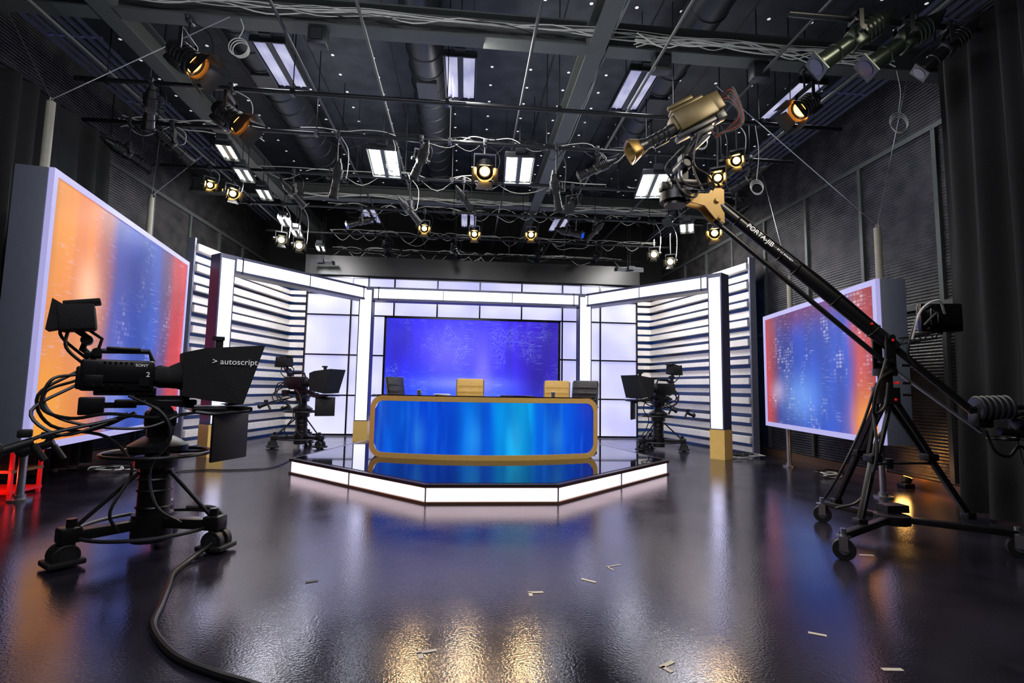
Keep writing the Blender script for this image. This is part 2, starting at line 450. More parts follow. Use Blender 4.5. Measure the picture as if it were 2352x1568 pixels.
for X, Y in ((-1.7, 5.5), (2.2, 5.5), (3.4, 5.5), (.2, 10.8)):
    MB().box((X, Y, 5.0), (.2, .14, .2), bev=.01).box((X, Y-.08, 5.0), (.12, .02, .12)).box((X, Y, 5.08), (.1, .1, .06)).obj('junction_box', DKG, label='grey steel junction box fixed to a beam', category='electrical box', group='beam junction boxes')

# ------------------------------------------------------------------ fluorescent fixtures
def fluoro(x, y, z, L=1.12, w=.4, lit=True, tilt=0, rz=0, grp='', lab='', power=0, top=ZC):
    e = thing('fluorescent_fixture', lab, 'light fixture', (x, y, z), rz, grp)
    T = Matrix.Rotation(rad(tilt), 4, 'X')
    h = MB(T)
    h.box((0, 0, .04), (w, L, .05), bev=.008).box((0, 0, .0), (.06, L, .05)).box((-w/2, 0, .0), (.015, L, .07)).box((w/2, 0, .0), (.015, L, .07))
    h.box((0, L/2, 0), (w, .02, .07)).box((0, -L/2, 0), (w, .02, .07)).box((0, -L/2-.05, .05), (.14, .1, .08))
    h.obj('housing', DKG, e)
    for sx in (-1, 1):
        m = MB(T); m.box((sx*w*.27, 0, .005), (w*.36, L-.06, .012), bev=.004)
        m.cyl((sx*w*.27, -L/2+.04, -.006), (sx*w*.27, L/2-.04, -.006), .013, n=10)
        m.obj('lamp_panel', TUBE if lit else TUBED, e)
    for yy in (-L*.35, L*.35):
        zz = (T @ Vector((0, yy, .05))).z; MB().cyl((0, yy, zz), (0, yy, top-z), .007, n=6).obj('hanger_rod', PIPE, e)
    if power: light('fluorescent_lamp', 'AREA', (0, 0, -.05), power, (.9, .95, 1), e, shape='RECTANGLE', size=w, size_y=L)
    return e
HT_ = 'twin-panel fluorescent fixture glowing pale lavender near the ceiling'
for X in (-2.52, -.16, 2.27, 4.6):
    fluoro(X, 6.68, 5.4, 1.0, .42, False, grp='high fluorescent troffers', lab=HT_, power=14)
for X in (-2.4, .0, 2.3):
    fluoro(X, 12.65, 5.4, 1.1, .4, False, grp='high fluorescent troffers', lab=HT_, power=10)
for X in (-2.5, 2.3):
    fluoro(X, 1.6, 5.4, 1.15, .4, False, grp='high fluorescent troffers', lab=HT_, power=20)
G2 = 'studio fluorescent banks'; LB = 'lit studio light bank with two bright white lamps'; LS_ = 'small lit studio light panel hung along a beam'
fluoro(-1.3, 7.7, 4.6, .85, .44, True, -4, 3, G2, LB, 40, 5.2)
fluoro(.76, 7.72, 4.62, .85, .44, True, -4, -3, G2, LB, 40, 5.2)
fluoro(2.95, 7.8, 4.52, .85, .44, True, -4, -10, G2, LB, 40, 5.2)
for (X, Y, Z, T_) in ((-3.5, 7.5, 4.55, 5.1), (-3.55, 8.2, 4.5, 5.1), (-3.6, 9.15, 4.55, 5.1), (-3.72, 10.55, 4.5, 5.1), (-3.72, 11.3, 4.5, 5.1), (-3.6, 12.7, 4.55, 5.1)):
    fluoro(X, Y, Z, .52, .2, True, 0, 10, G2, LS_, 12, T_)
fluoro(4.2, 9.3, 4.35, .6, .25, True, 0, -25, G2, LS_, 20, 5.2)
fluoro(3.7, 11.3, 3.95, .25, .6, True, 12, 0, G2, 'small lit studio light panel tilted toward the set', 10, 5.2)
fluoro(-3.4, 12.2, 4.05, .25, .5, True, 12, 0, G2, 'small lit studio light panel tilted toward the set', 10, 5.2)

# ------------------------------------------------------------------ stage lamps
def yoke_parts(e, zh, s, yaw, wide):
    R = Matrix.Rotation(yaw, 4, 'Z')
    m = MB(R)
    m.cyl((0, 0, -.02), (0, 0, zh+.24*s), .012, n=8)
    m.beam((-wide, 0, zh+.24*s), (wide, 0, zh+.24*s), .035, .012)
    for sx in (-1, 1):
        m.beam((sx*wide, 0, zh+.24*s), (sx*wide, 0, zh), .035, .012, up=(1, 0, 0)); m.cyl((sx*wide*.9, 0, zh), (sx*(wide+.04), 0, zh), .025, n=10)
    m.obj('yoke', BLK, e)
    MB().box((0, 0, 0), (.06, .1, .1), bev=.01).cyl((0, -.09, -.01), (0, .0, -.01), .012, n=8).obj('clamp', DKG, e)
    MB().tube(spline([(.03, 0, -.02), (.16*s+.05, .02, zh*.35), (.22*s, .05, zh+.05), (.05, .1*s, zh+.02)], 6), .006, 5).obj('power_cord', CABB if int(abs(zh)*100) % 2 else CABW, e)

def fresnel(x, y, z, tgt, s=1, on=True, hang=PZ, lab='', power=0, body=BLK, lens=None, lr=.075):
    e = thing('stage_spotlight', lab, 'stage light', (x, y, hang), group='fresnel spotlights')
    zh = z-hang; d = (Vector(tgt)-Vector((x, y, z))).normalized(); yaw = math.atan2(d.y, d.x)-math.pi/2
    T = Matrix.Translation((0, 0, zh)) @ d.to_track_quat('Y', 'Z').to_matrix().to_4x4() @ Matrix.Scale(s, 4)
    yoke_parts(e, zh, s, yaw, .17*s)
    m = MB(T); m.cyl((0, -.12, 0), (0, .08, 0), .12, n=20).cyl((0, .08, 0), (0, .15, 0), .12, .14, n=20, cap=False).cyl((0, -.2, 0), (0, -.12, 0), .08, .12, n=20)
    for i in range(5): m.torus((0, -.1+.045*i, 0), .123, .008, 'Y', 20, 5)
    m.torus((0, .085, 0), lr+.02, .02, 'Y', 24, 6)
    m.box((0, -.05, -.13), (.14, .2, .06), bev=.01).obj('lamp_housing', body, e)
    MB(T).ball((0, .085, 0), lr, sc=(1, .3, 1)).obj('lens', lens or (WARM if on else GLASS), e)
    for a in range(4):
        b = MB(T @ Matrix.Rotation(a*math.pi/2, 4, 'Y'))
        f = [(-.1, .15, .13), (.1, .15, .13), (.14, .29, .20), (-.14, .29, .20)]
        b.loft([[Vector(p) for p in f], [Vector(p)+Vector((0, .004, .006)) for p in f]])
        b.obj('barn_door', BLK, e)
    if power: light('lamp', 'SPOT', Vector((0, 0, zh))+d*.32*s, power, (1, .68, .34), e, Vector((0, 0, zh))+d*5, spot_size=rad(75), spot_blend=.8, shadow_soft_size=.08)
    return e

def profile(x, y, z, tgt, s=1, hang=PZ, lab='', lens=None, body=BLK):
    e = thing('stage_profile_light', lab, 'stage light', (x, y, hang), group='long profile spotlights')
    zh = z-hang; d = (Vector(tgt)-Vector((x, y, z))).normalized(); yaw = math.atan2(d.y, d.x)-math.pi/2
    T = Matrix.Translation((0, 0, zh)) @ d.to_track_quat('Y', 'Z').to_matrix().to_4x4() @ Matrix.Scale(s, 4)
    yoke_parts(e, zh, s*.8, yaw, .13*s)
    m = MB(T); m.cyl((0, -.34, 0), (0, -.22, 0), .05, .08, n=16).cyl((0, -.22, 0), (0, -.05, 0), .095, n=16).box((0, 0, 0), (.15, .12, .17), bev=.02)
    for i in range(4): m.torus((0, -.2+.04*i, 0), .098, .007, 'Y', 16, 5)
    m.cyl((0, -.42, .02), (0, -.34, 0), .02, .04, n=10)
    m.obj('lamp_housing', body, e)
    m = MB(T); m.cyl((0, .05, 0), (0, .36, 0), .07, .085, n=18).torus((0, .2, 0), .08, .01, 'Y', 18, 5).cyl((0, .36, 0), (0, .38, 0), .1, n=18).box((0, .39, 0), (.2, .012, .2)); m.obj('barrel', body, e)
    MB(T).cyl((0, .385, 0), (0, .40, 0), .075, n=18).obj('lens', lens or GLASS, e)
    return e
WL = 'black fresnel spotlight glowing warm amber with open barn doors'
fresnel(.21, 7.1, 4.32, (.2, 5.2, 2.2), .9, True, lab=WL, power=60)
fresnel(-.88, 10.1, 4.36, (-.4, 6, 1.2), .62, True, lab=WL, power=90)
fresnel(.12, 10.1, 4.29, (.2, 6, 1.2), .62, True, lab=WL, power=90)
fresnel(1.27, 10.1, 4.33, (.8, 6, 1.2), .62, True, lab=WL, power=90)
fresnel(3.44, 6.1, 4.2, (1.4, 3.6, 1.6), .55, True, lab=WL, power=60)
fresnel(3.18, 6.1, 3.95, (1.2, 3.0, 1.6), .55, True, lab=WL, power=40)
fresnel(4.35, 8.5, 4.02, (2.2, 5, 1), .7, True, lab=WL, power=60)
fresnel(-3.86, 8.5, 4.3, (-1, 5.2, 1.4), .6, True, lab=WL, power=60)
fresnel(-4.22, 8.5, 4.42, (-1, 4.5, 1.4), .5, True, lab=WL, power=0)
AMB = mat('amber_glow_lens', (255, 160, 60), .3, emit=(255, 150, 50), es=20)
LL_ = 'large black fresnel spotlight with amber-lit barn doors'
fresnel(-3.05, 5.5, 4.66, (-1.2, 5.6, 3.3), 1.0, False, hang=5.1, lab=LL_, power=30, lens=AMB, lr=.1)
fresnel(-2.85, 6.1, 4.34, (-1.0, 6.2, 3.0), 1.0, False, lab=LL_, power=30, lens=AMB, lr=.1)
fresnel(3.97, 5.5, 4.62, (2.2, 5.5, 3.2), .9, False, hang=5.1, lab=LL_, power=30, lens=AMB, lr=.1)
for (x, y, z) in ((-3.62, 10.1, 4.0), (-3.28, 10.1, 3.9), (3.85, 10.1, 4.02), (4.2, 10.1, 3.88)):
    fresnel(x, y, z, (x*.3, 5.5, 1.4), .6, False, lab='black spotlight with a pale glowing round lens', lens=COLDL, lr=.1)
PL = 'long black profile spotlight angled from a lighting pipe'
for (x, y, z, t, s) in ((-.7, 7.1, 4.4, (-1.3, 8.2, 3.4), .75), (-1.0, 8.5, 4.15, (-.3, 8.9, 3.4), .7), (-1.85, 7.1, 4.06, (-2.2, 7.9, 3.2), .7), (1.78, 8.5, 4.4, (1.4, 7.6, 3.7), .8),
                        (1.85, 7.1, 4.42, (1.2, 7.2, 4.1), .75), (1.25, 7.1, 4.05, (1.5, 7.6, 3.2), .7), (-2.12, 10.1, 4.42, (-3.0, 9.7, 4.0), .75), (2.05, 10.1, 4.4, (3.0, 9.5, 4.0), .8),
                        (-4.05, 7.1, 4.42, (-3.2, 8, 3.6), .8), (-4.6, 7.1, 4.25, (-3.8, 8, 3.8), .8), (3.6, 8.5, 4.3, (3, 8, 3.6), .8), (4.2, 7.1, 4.4, (3.2, 8, 3.8), .8), (-2.9, 8.5, 4.35, (-2.3, 9, 3.7), .7),
                        (-.3, 11.9, 4.4, (.2, 11, 3.4), .7), (3.1, 11.9, 4.4, (2.4, 11, 3.4), .7), (-1.9, 11.9, 4.4, (-1.5, 11, 3.4), .7), (1.7, 11.9, 4.4, (1.2, 11, 3.4), .7), (-.1, 8.5, 4.4, (.4, 9.2, 3.9), .65), (2.6, 10.1, 4.45, (2.0, 10.6, 3.8), .7), (-3.75, 6.1, 4.4, (-4.3, 7.0, 3.8), .75), (4.75, 8.5, 4.35, (4.0, 9.2, 3.8), .7)):
    profile(x, y, z, t, s, lab=PL, lens=BLUEL if y == 10.1 and abs(x) < 2.2 else None)
GRN = mat('dark_green_metal', (38, 46, 38), .3, .6)
for (x, z) in ((3.55, 4.5), (4.05, 4.52)):
    profile(x, 4.2, z, (x-.75, 4.4, z-.55), 1.05, lab='long dark green profile spotlight near the curtain', body=GRN)
profile(4.5, 4.2, 4.5, (3.9, 4.5, 3.9), .8, lab=PL)

# ------------------------------------------------------------------ set: backdrop
CX = .25
bd = thing('set_backdrop', 'illuminated pale lavender panel wall in a black grid frame', 'backdrop', (CX, 12.7, 0))
MB().box((0, .03, 1.93), (8.2, .05, 3.84)).obj('light_panel', LED, bd, smooth=False)
fr = MB()
xs = [-4.1, -3.05, -2.02, -.97, .08, 1.13, 2.17, 3.15, 4.1]; zs = [.03, .96, 1.93, 2.9, 3.84]
for x in xs: fr.box((x, -.02, 1.93), (.035, .06, 3.84))
for z in zs: fr.box((0, -.02, z), (8.2, .05, .035))
fr.box((-2.65, -.02, 1.93), (.03, .05, 3.84)).box((2.65, -.02, 1.93), (.03, .05, 3.84)).box((0, -.02, 3.42), (8.2, .05, .035))
fr.obj('panel_frame', BLKG, bd, smooth=False)
MB().box((0, .02, 4.1), (8.3, .3, .48)).box((0, -.14, 3.89), (8.3, .03, .05), mi=0).obj('valance', mat('valance_black', (20, 18, 20), .35), bd, smooth=False)
MB().box((0, .12, 1.93), (8.2, .08, 3.84)).obj('backing_board', BLK, bd, smooth=False)

BS = screen_mat('back_screen_graphic', [(0, (30, 26, 190)), (.2, (38, 24, 215)), (.5, (50, 40, 245)), (.8, (44, 14, 195)), (1, (34, 8, 150))], .8, 1.3, 1.8,
    glow=[(.36, .62, .13, .26, (108, 98, 255), .55), (.5, .12, .3, .24, (60, 105, 255), .85), (.15, .08, .24, .3, (22, 66, 250), .8), (.56, .45, .05, .3, (125, 115, 255), .5), (.45, .33, .22, .06, (140, 150, 255), .45), (.86, .55, .08, .5, (26, 6, 125), .65), (.08, .7, .06, .35, (26, 10, 150), .5)], wincol=(150, 170, 255), winamt=.3, wscale=34, dashamt=.35, streak=.6, off=2)
vs = thing('wall_display', 'large display showing a violet-blue blurred city skyline', 'screen', (.19, 12.55, .5))
m = MB(); m.quaduv((-2.1, -.05, .02), (2.1, -.05, .02), (2.1, -.05, 2.34), (-2.1, -.05, 2.34)); m.obj('screen_face', BS, vs, smooth=False, fixn=False)
m = MB()
for a, b in (((0, 0, 0), (4.3, .1, .05)), ((0, 0, 2.36), (4.3, .1, .05)), ((-2.13, 0, 1.18), (.05, .1, 2.4)), ((2.13, 0, 1.18), (.05, .1, 2.4))): m.box(a, b)
m.box((0, .02, 1.18), (4.2, .05, 2.36)).obj('bezel', BLKG, vs, smooth=False)
for sx in (-1.5, 1.5): MB().box((sx, .02, -.26), (.1, .06, .5)).obj('support_leg', BLK, vs)

DKG2 = mat('frame_grey', (66, 68, 88), .35, .3)
pf = thing('set_portal_frame', 'illuminated white portal frame with angled wings and gold column feet', 'set frame', (CX, 11.5, 0))
PT = 3.37; PB = 3.07
def lit_col(x, y, yaw, w, t, part='column', zf=.44):
    T = Matrix.Translation((x, y, 0)) @ Matrix.Rotation(yaw, 4, 'Z')
    m = MB(T); m.box((0, 0, (PT+zf)/2), (w, t, PT-zf)); o = m.obj(part, DKG2, pf, smooth=False)
    m = MB(T); m.box((0, -t/2-.006, (PT+zf)/2-.03), (w-.05, .012, PT-zf-.1)); m.obj('light_strip', LEDC, o, smooth=False)
    m = MB(T); m.box((0, 0, zf/2), (w+.012, t+.012, zf)); m.obj('column_foot', GOLD, o, smooth=False)
lit_col(-2.45, 0, 0, .29, .3); lit_col(2.45, 0, 0, .29, .3)
def header(p, q, part='header'):
    p = Vector(p); q = Vector(q); d = (q-p); L = d.length; yaw = math.atan2(d.y, d.x)
    T = Matrix.Translation((p.x, p.y, 0)) @ Matrix.Rotation(yaw, 4, 'Z')
    m = MB(T); m.box((L/2, 0, (PT+PB)/2), (L, .3, PT-PB)); o = m.obj(part, DKG2, pf, smooth=False)
    m = MB(T); m.box((L/2, -.156, (PT+PB)/2), (L-.04, .012, PT-PB-.1)); m.obj('light_strip', LEDC, o, smooth=False)
    m = MB(T); n = max(2, int(L/1.2))
    for i in range(1, n): m.box((L*i/n, -.165, (PT+PB)/2), (.015, .01, PT-PB-.08))
    m.box((0.12, -.165, (PT+PB)/2), (.02, .012, PT-PB)).box((L-.12, -.165, (PT+PB)/2), (.02, .012, PT-PB))
    m.obj('panel_joint', BLKG, o, smooth=False)
header((-2.3, 0), (2.3, 0))
OX, OY = 4.4, -2.5
ang = math.atan2(-OY-.02, OX-2.5)
ca, sa = math.cos(ang), math.sin(ang)
header((-OX+.13*ca, OY+.13*sa), (-2.55, -.02)); header((2.55, -.02), (OX-.13*ca, OY+.13*sa))
lit_col(-OX, OY, ang, .26, .3, zf=.52); lit_col(OX, OY, -ang, .26, .3, zf=.52)

def slat_wall(A, Bc, Cc, lab):
    e = thing('slatted_wall', lab, 'wall panel', (0, 0, 0), group='slatted set walls')
    m = MB(); b = MB(); A = Vector(A); Bc = Vector(Bc); Cc = Vector(Cc)
    N = 20; H = 3.78/N
    sgn = 1 if A.x < 0 else -1
    for P, Q in ((A, Bc), (Bc, Cc)):
        d = (Q-P).normalized(); nrm = Vector((d.y, -d.x, 0))*sgn
        if P is Bc: nrm = Vector((0, -1, 0))
        for i in range(N):
            t = .15 if i % 2 else .07; hh = .125 if i % 3 else .095
            c0 = P+nrm*t/2+Vector((0, 0, H*(i+.5))); c1 = Q+nrm*t/2+Vector((0, 0, H*(i+.5)))
            m.beam(c0, c1, t, hh)
        b.beam(P-nrm*.03+Vector((0, 0, 1.9)), Q-nrm*.03+Vector((0, 0, 1.9)), .04, 3.8)
    m.obj('slats', SLAT, e, smooth=False); b.obj('backing_board', SLATB, e, smooth=False)
    d = (Bc-A).normalized(); nrm = Vector((d.y, -d.x, 0))*sgn
    MB().beam(A-d*.03+nrm*.04+Vector((0, 0, 0)), A-d*.03+nrm*.04+Vector((0, 0, 3.85)), .04, .14, up=nrm).obj('end_trim', SILV, e, smooth=False)
slat_wall((-5.08, 9.75, 0), (-4.45, 13.2, 0), (-3.7, 13.2, 0), 'white horizontal slats over a dark backing beside the backdrop')
slat_wall((5.62, 9.5, 0), (4.95, 13.2, 0), (4.2, 13.2, 0), 'white horizontal slats over a dark backing beside the backdrop')

# ------------------------------------------------------------------ platform
def inset(P, d):
    n = len(P); out = []
    for i in range(n):
        a, b, c = Vector(P[i-1]), Vector(P[i]), Vector(P[(i+1) % n])
        e1 = (b-a).normalized(); e2 = (c-b).normalized(); n1 = Vector((-e1.y, e1.x)); n2 = Vector((-e2.y, e2.x))
        k = (n1+n2).normalized(); out.append(tuple(b+k*d/max(.2, k.dot(n1))))
    return out
pl = [(-.70, 5.42), (.70, 5.42), (2.66, 7.3), (2.1, 9.8), (-2.1, 9.8), (-2.66, 7.3)]
pl = [(x+.32, y) for x, y in pl]
e = thing('stage_platform', 'low six-sided platform with glossy dark top and glowing white rim', 'platform', (0, 0, 0))
MB().prism(pl, .0, .022).obj('bottom_trim', BRONZE, e, smooth=False)
MB().prism(inset(pl, .03), .022, .165).obj('light_fascia', LEDP, e, smooth=False)
m = MB()
ip = inset(pl, .022)
for i in range(len(ip)):
    a = ip[i]; b = ip[(i+1) % len(ip)]
    L = (Vector(b)-Vector(a)).length
    for t in ([0]+([.5] if L > 2 else [])):
        p = Vector(a).lerp(Vector(b), t); m.box((p.x, p.y, .095), (.014, .014, .145))
m.obj('fascia_joint', SILV, e, smooth=False)
MB().prism(pl, .165, .2).obj('top_trim', mat('platform_edge', (60, 48, 48), .3, .4), e, smooth=False)
MB().prism(inset(pl, .07), .2, .205).obj('glossy_top', mat('platform_gloss', (9, 10, 16), .04, spec=1.0, var=.05), e, smooth=False)

# ------------------------------------------------------------------ desk
DKX, DKY = .325, 7.12
DK = thing('news_desk', 'curved anchor desk with gold rounded frame and glowing blue front', 'desk', (DKX, DKY, .205))
W, HB, HT, RC = 1.65, .0, .86, .17
def yc(x): return .38*(x/W)**2
def rr(w, z0, z1, r, n=26, c=8):
    P = []
    for i in range(n+1): P.append((-w+r+(2*w-2*r)*i/n, z0))
    for i in range(1, c): a = -math.pi/2+math.pi/2*i/c; P.append((w-r+r*math.cos(a), z0+r+r*math.sin(a)))
    for i in range(5): P.append((w, z0+r+(z1-z0-2*r)*i/4))
    for i in range(1, c): a = math.pi/2*i/c; P.append((w-r+r*math.cos(a), z1-r+r*math.sin(a)))
    for i in range(n+1): P.append((w-r-(2*w-2*r)*i/n, z1))
    for i in range(1, c): a = math.pi/2+math.pi/2*i/c; P.append((-w+r+r*math.cos(a), z1-r+r*math.sin(a)))
    for i in range(5): P.append((-w, z1-r-(z1-z0-2*r)*i/4))
    for i in range(1, c): a = math.pi+math.pi/2*i/c; P.append((-w+r+r*math.cos(a), z0+r+r*math.sin(a)))
    return P
outp = rr(W, HB, HT, RC); inp = rr(W-.07, HB+.07, HT-.07, RC-.05)
def ring(P, dy): return [Vector((x, yc(x)+dy, z)) for x, z in P]
m = MB(); m.loft([ring(inp, .03), ring(inp, 0), ring(outp, 0), ring(outp, .1)], cap=False); m.obj('front_frame', GOLD, DK, label='gold rounded frame')
m = MB(); m.loft([ring(outp, .1), ring(rr(W+.02, HB, HT-.01, RC), .13), ring(rr(W+.04, HB, HT-.02, RC), .5)], cap=False); m.obj('desk_shell', SILV, DK, label='silver side shell')
k = NT('desk_screen_graphic')
uv = k.node('ShaderNodeUVMap').outputs[0]; sp = k.node('ShaderNodeSeparateXYZ'); k.link(uv, sp.inputs[0])
u = sp.outputs[0]; nz = k.noise(uv, 4, 1, 1.6, .1)
uu = k.math('ADD', u, k.math('MULTIPLY', k.math('SUBTRACT', nz, .5), .04))
base = k.ramp(uu, [(0, (0, 48, 175)), (.08, (0, 92, 215)), (.18, (0, 58, 195)), (.32, (0, 68, 200)), (.42, (0, 108, 218)), (.5, (0, 86, 208)), (.57, (0, 144, 222)), (.65, (8, 180, 235)), (.73, (0, 92, 210)), (.86, (0, 80, 210)), (.94, (0, 60, 190)), (1, (0, 44, 165))])
st = k.ramp(k.noise(uv, 11, 1, 2.2, .05, 4), [(.48, (0, 0, 0)), (.8, (255, 255, 255))])
base = k.mixc(k.math('MULTIPLY', st, .28), base, lin((40, 160, 235)))
dk = k.ramp(k.noise(uv, 8, 1, 1.6, .06, 8), [(.36, (255, 255, 255)), (.6, (0, 0, 0))])
base = k.mixc(k.math('MULTIPLY', dk, .45), base, lin((0, 36, 150)))
for gu in (.2, .44, .62, .82):
    du = k.math('DIVIDE', k.math('SUBTRACT', u, gu), .03); dv = k.math('DIVIDE', k.math('SUBTRACT', sp.outputs[1], .3), .35)
    g_ = k.math('POWER', 2.718, k.math('MULTIPLY', k.math('ADD', k.math('MULTIPLY', du, du), k.math('MULTIPLY', dv, dv)), -1.))
    base = k.mixc(k.math('MULTIPLY', g_, .2), base, lin((70, 190, 240)))
k.link(base, k.b.inputs['Emission Color']); k.b.inputs['Emission Strength'].default_value = .98
k.b.inputs['Base Color'].default_value = (.005, .008, .02, 1); k.b.inputs['Roughness'].default_value = .25
m = MB(); m.uvl = m.bm.loops.layers.uv.new('UVMap')
w2, z0, z1, r2 = W-.07, HB+.07, HT-.07, RC-.05; NS = 72
def zr(x):
    ax = abs(x)
    if ax <= w2-r2: return 0
    q = ax-(w2-r2); return r2-math.sqrt(max(0, r2*r2-q*q))
for i in range(NS):
    xa = -w2+2*w2*i/NS; xb = -w2+2*w2*(i+1)/NS
    P = [(xa, z0+zr(xa)), (xb, z0+zr(xb)), (xb, z1-zr(xb)), (xa, z1-zr(xa))]
    f = m.bm.faces.new([m.bm.verts.new((x, yc(x)+.025, z)) for x, z in P])
    for l, (x, z) in zip(f.loops, P): l[m.uvl].uv = ((x+w2)/(2*w2), (z-z0)/(z1-z0))
bmesh.ops.remove_doubles(m.bm, verts=m.bm.verts[:], dist=1e-5)
m.obj('screen_face', k.m, DK, fixn=False)
top = [(x, yc(x)+.02) for x in [-W+.1+(2*W-.2)*i/24 for i in range(25)]]+[(W+.02, .6), (W-.1, .8), (W-.5, .88), (W-.7, .8)]+[(x, .72) for x in (.6, 0, -.6)]+[(-W+.7, .8), (-W+.5, .88), (-W+.1, .8), (-W-.02, .6)]
MB().prism(top, HT-.005, HT+.015).obj('desktop', mat('desk_top_glass', (30, 26, 30), .06, spec=.9), DK)
m = MB(); m.prism([(-W+.3, .4), (W-.3, .4), (W-.5, .66), (-W+.5, .66)], 0, HT-.01); m.obj('inner_cabinet', BLK, DK)
def on_desk(x, y): return (DKX+x, DKY+y, .205+HT+.015)
for i, (x, y) in enumerate(((-.98, .5), (1.0, .5))):
    e = thing('drinking_glass', 'small clear tumbler on the anchor desk', 'glass', on_desk(x, y), group='desk tumblers')
    MB().cyl((0, 0, 0), (0, 0, .07), .028, .034, n=16).torus((0, 0, .07), .034, .003, 'Z', 16, 5).obj('cup', STEEL, e)
m = MB()
for i in range(4): m.box((.0, 0, .003+.004*i), (.22, .3, .003), (0, 0, i*4))
o = m.obj('paper_stack', mat('paper', (225, 225, 225), .7), label='small stack of white script pages on the desk', category='papers', smooth=False); o.location = on_desk(-.65, .5)
m = MB(); m.box((0, 0, .006), (.5, .05, .012), bev=.004)
for i in range(8): m.box((-.2+.057*i, 0, .014), (.02, .03, .006), mi=1+i % 2)
o = m.obj('desk_button_panel', [BLKG, REDM, BLUEL], label='narrow control strip with red and blue lit buttons', category='controls'); o.location = on_desk(.45, .4)

# ------------------------------------------------------------------ chairs
def chair(x, y, rz, leather, lab):
    e = thing('office_chair', lab, 'chair', (x, y, .205), rz, 'anchor chairs')
    b = MB()
    for i in range(5):
        a = 2*math.pi*i/5; c = Vector((math.cos(a), math.sin(a), 0))
        b.tube([Vector((0, 0, .1)), c*.15+Vector((0, 0, .1)), c*.28+Vector((0, 0, .07))], .018, 8)
    b.cyl((0, 0, .08), (0, 0, .42), .028, n=14).cyl((0, 0, .4), (0, 0, .44), .1, n=16).obj('base', STEEL, e)
    for i in range(5):
        a = 2*math.pi*i/5; c = Vector((math.cos(a), math.sin(a), 0))*.28; s_ = Vector((-math.sin(a), math.cos(a), 0))*.012
        MB().cyl(c-s_*2+Vector((0, 0, .032)), c+s_*2+Vector((0, 0, .032)), .032, n=14).obj('caster', RUB, e)
    MB().box((0, 0, .48), (.48, .46, .09), bev=.03).obj('seat', leather, e)
    m = MB()
    m.box((0, .25, .84), (.46, .05, .62), (-9, 0, 0), bev=.022)
    for i in range(5): m.box((0, .195+.018*i, .62+.1*i), (.44, .03, .07), (-9, 0, 0), bev=.012)
    m.obj('backrest', leather, e)
    m = MB(); m.tube([(0, .1, .43), (0, .26, .46), (0, .27, .6)], .02, 8)
    for sx in (-1, 1): m.tube([(sx*.235, .2, .52), (sx*.235, .3, 1.12)], .012, 6)
    m.obj('back_bracket', STEEL, e)
    for sx in (-1, 1):
        MB().tube(spline([(sx*.25, .22, .7), (sx*.26, .05, .7), (sx*.26, -.18, .68), (sx*.25, -.16, .5), (sx*.22, -.1, .46)], 5), .014, 8).obj('armrest', STEEL, e)
chair(.1, 8.75, 0, LEATH_LIT, 'leather office chair with gold light in its colour behind the desk')
chair(-.9, 8.55, 62, LEATH, 'black leather office chair at one end of the desk')
chair(1.66, 9.2, -12, LEATH_LIT, 'leather office chair with gold light in its colour behind the desk')
chair(1.92, 8.5, -35, LEATH, 'black leather office chair turned toward the middle')

# ------------------------------------------------------------------ video walls
POLEM = mat('pole_paint', (150, 145, 130), .5)
def video_wall(loc, rz, L, zb, zt, m_, lab, poles, wires, legs, th=.3):
    e = thing('video_wall', lab, 'screen', loc, rz)
    H = zt-zb; b = .07
    m = MB(); m.quaduv((b, -.012, zb+b), (L-b, -.012, zb+b), (L-b, -.012, zt-b), (b, -.012, zt-b)); m.obj('screen_face', m_, e, smooth=False, fixn=False)
    m = MB()
    m.box((L/2, .0, zb+b/2), (L, .05, b)).box((L/2, 0, zt-b/2), (L, .05, b)).box((b/2, 0, (zb+zt)/2), (b, .05, H-2*b)).box((L-b/2, 0, (zb+zt)/2), (b, .05, H-2*b)); m.obj('bezel', BEZ, e, smooth=False)
    MB().box((L/2, .02+th/2, (zb+zt)/2), (L, th-.02, H), bev=.01).obj('cabinet', GREYP, e)
    for x in legs:
        MB().cyl((x, th*.45, .01), (x, th*.45, zb+.02), .035, n=16).cyl((x, th*.45, 0), (x, th*.45, .02), .1, n=20).cyl((x, th*.45, .02), (x, th*.45, .06), .05, n=16).obj('support_leg', STEEL, e)
    for (x, z) in poles:
        MB().cyl((x, th*.6, zt-.02), (x, th*.6, z), .04, n=14).torus((x, th*.6, z+.02), .025, .006, 'Y', 14, 5).obj('top_pole', POLEM, e)
    M = Matrix.Translation(loc) @ Matrix.Rotation(rad(rz), 4, 'Z'); Mi = M.inverted()
    for (x, z, tgt) in wires:
        MB().cyl((x, th*.6, z+.03), Mi @ Vector(tgt), .005, n=5).obj('support_wire', STEEL, e)
    return e
LS = screen_mat('orange_blue_city_graphic', [(0, (222, 134, 6)), (.2, (228, 118, 14)), (.30, (165, 92, 80)), (.38, (58, 70, 165)), (.5, (22, 62, 165)), (.66, (20, 74, 182)), (.77, (90, 50, 110)), (.87, (200, 34, 34)), (1, (210, 50, 50))],
    .6, .92, 1.5, glow=[(.2, .62, .06, .12, (255, 200, 165), .7), (.2, .4, .08, .3, (250, 175, 90), .35), (.4, .2, .1, .16, (150, 170, 235), .45), (.5, .8, .14, .14, (20, 40, 120), .6), (.06, .1, .1, .2, (240, 165, 20), .6)], wincol=(200, 205, 245), winamt=.3, wscale=15, dashamt=.4, streak=.4, off=1)
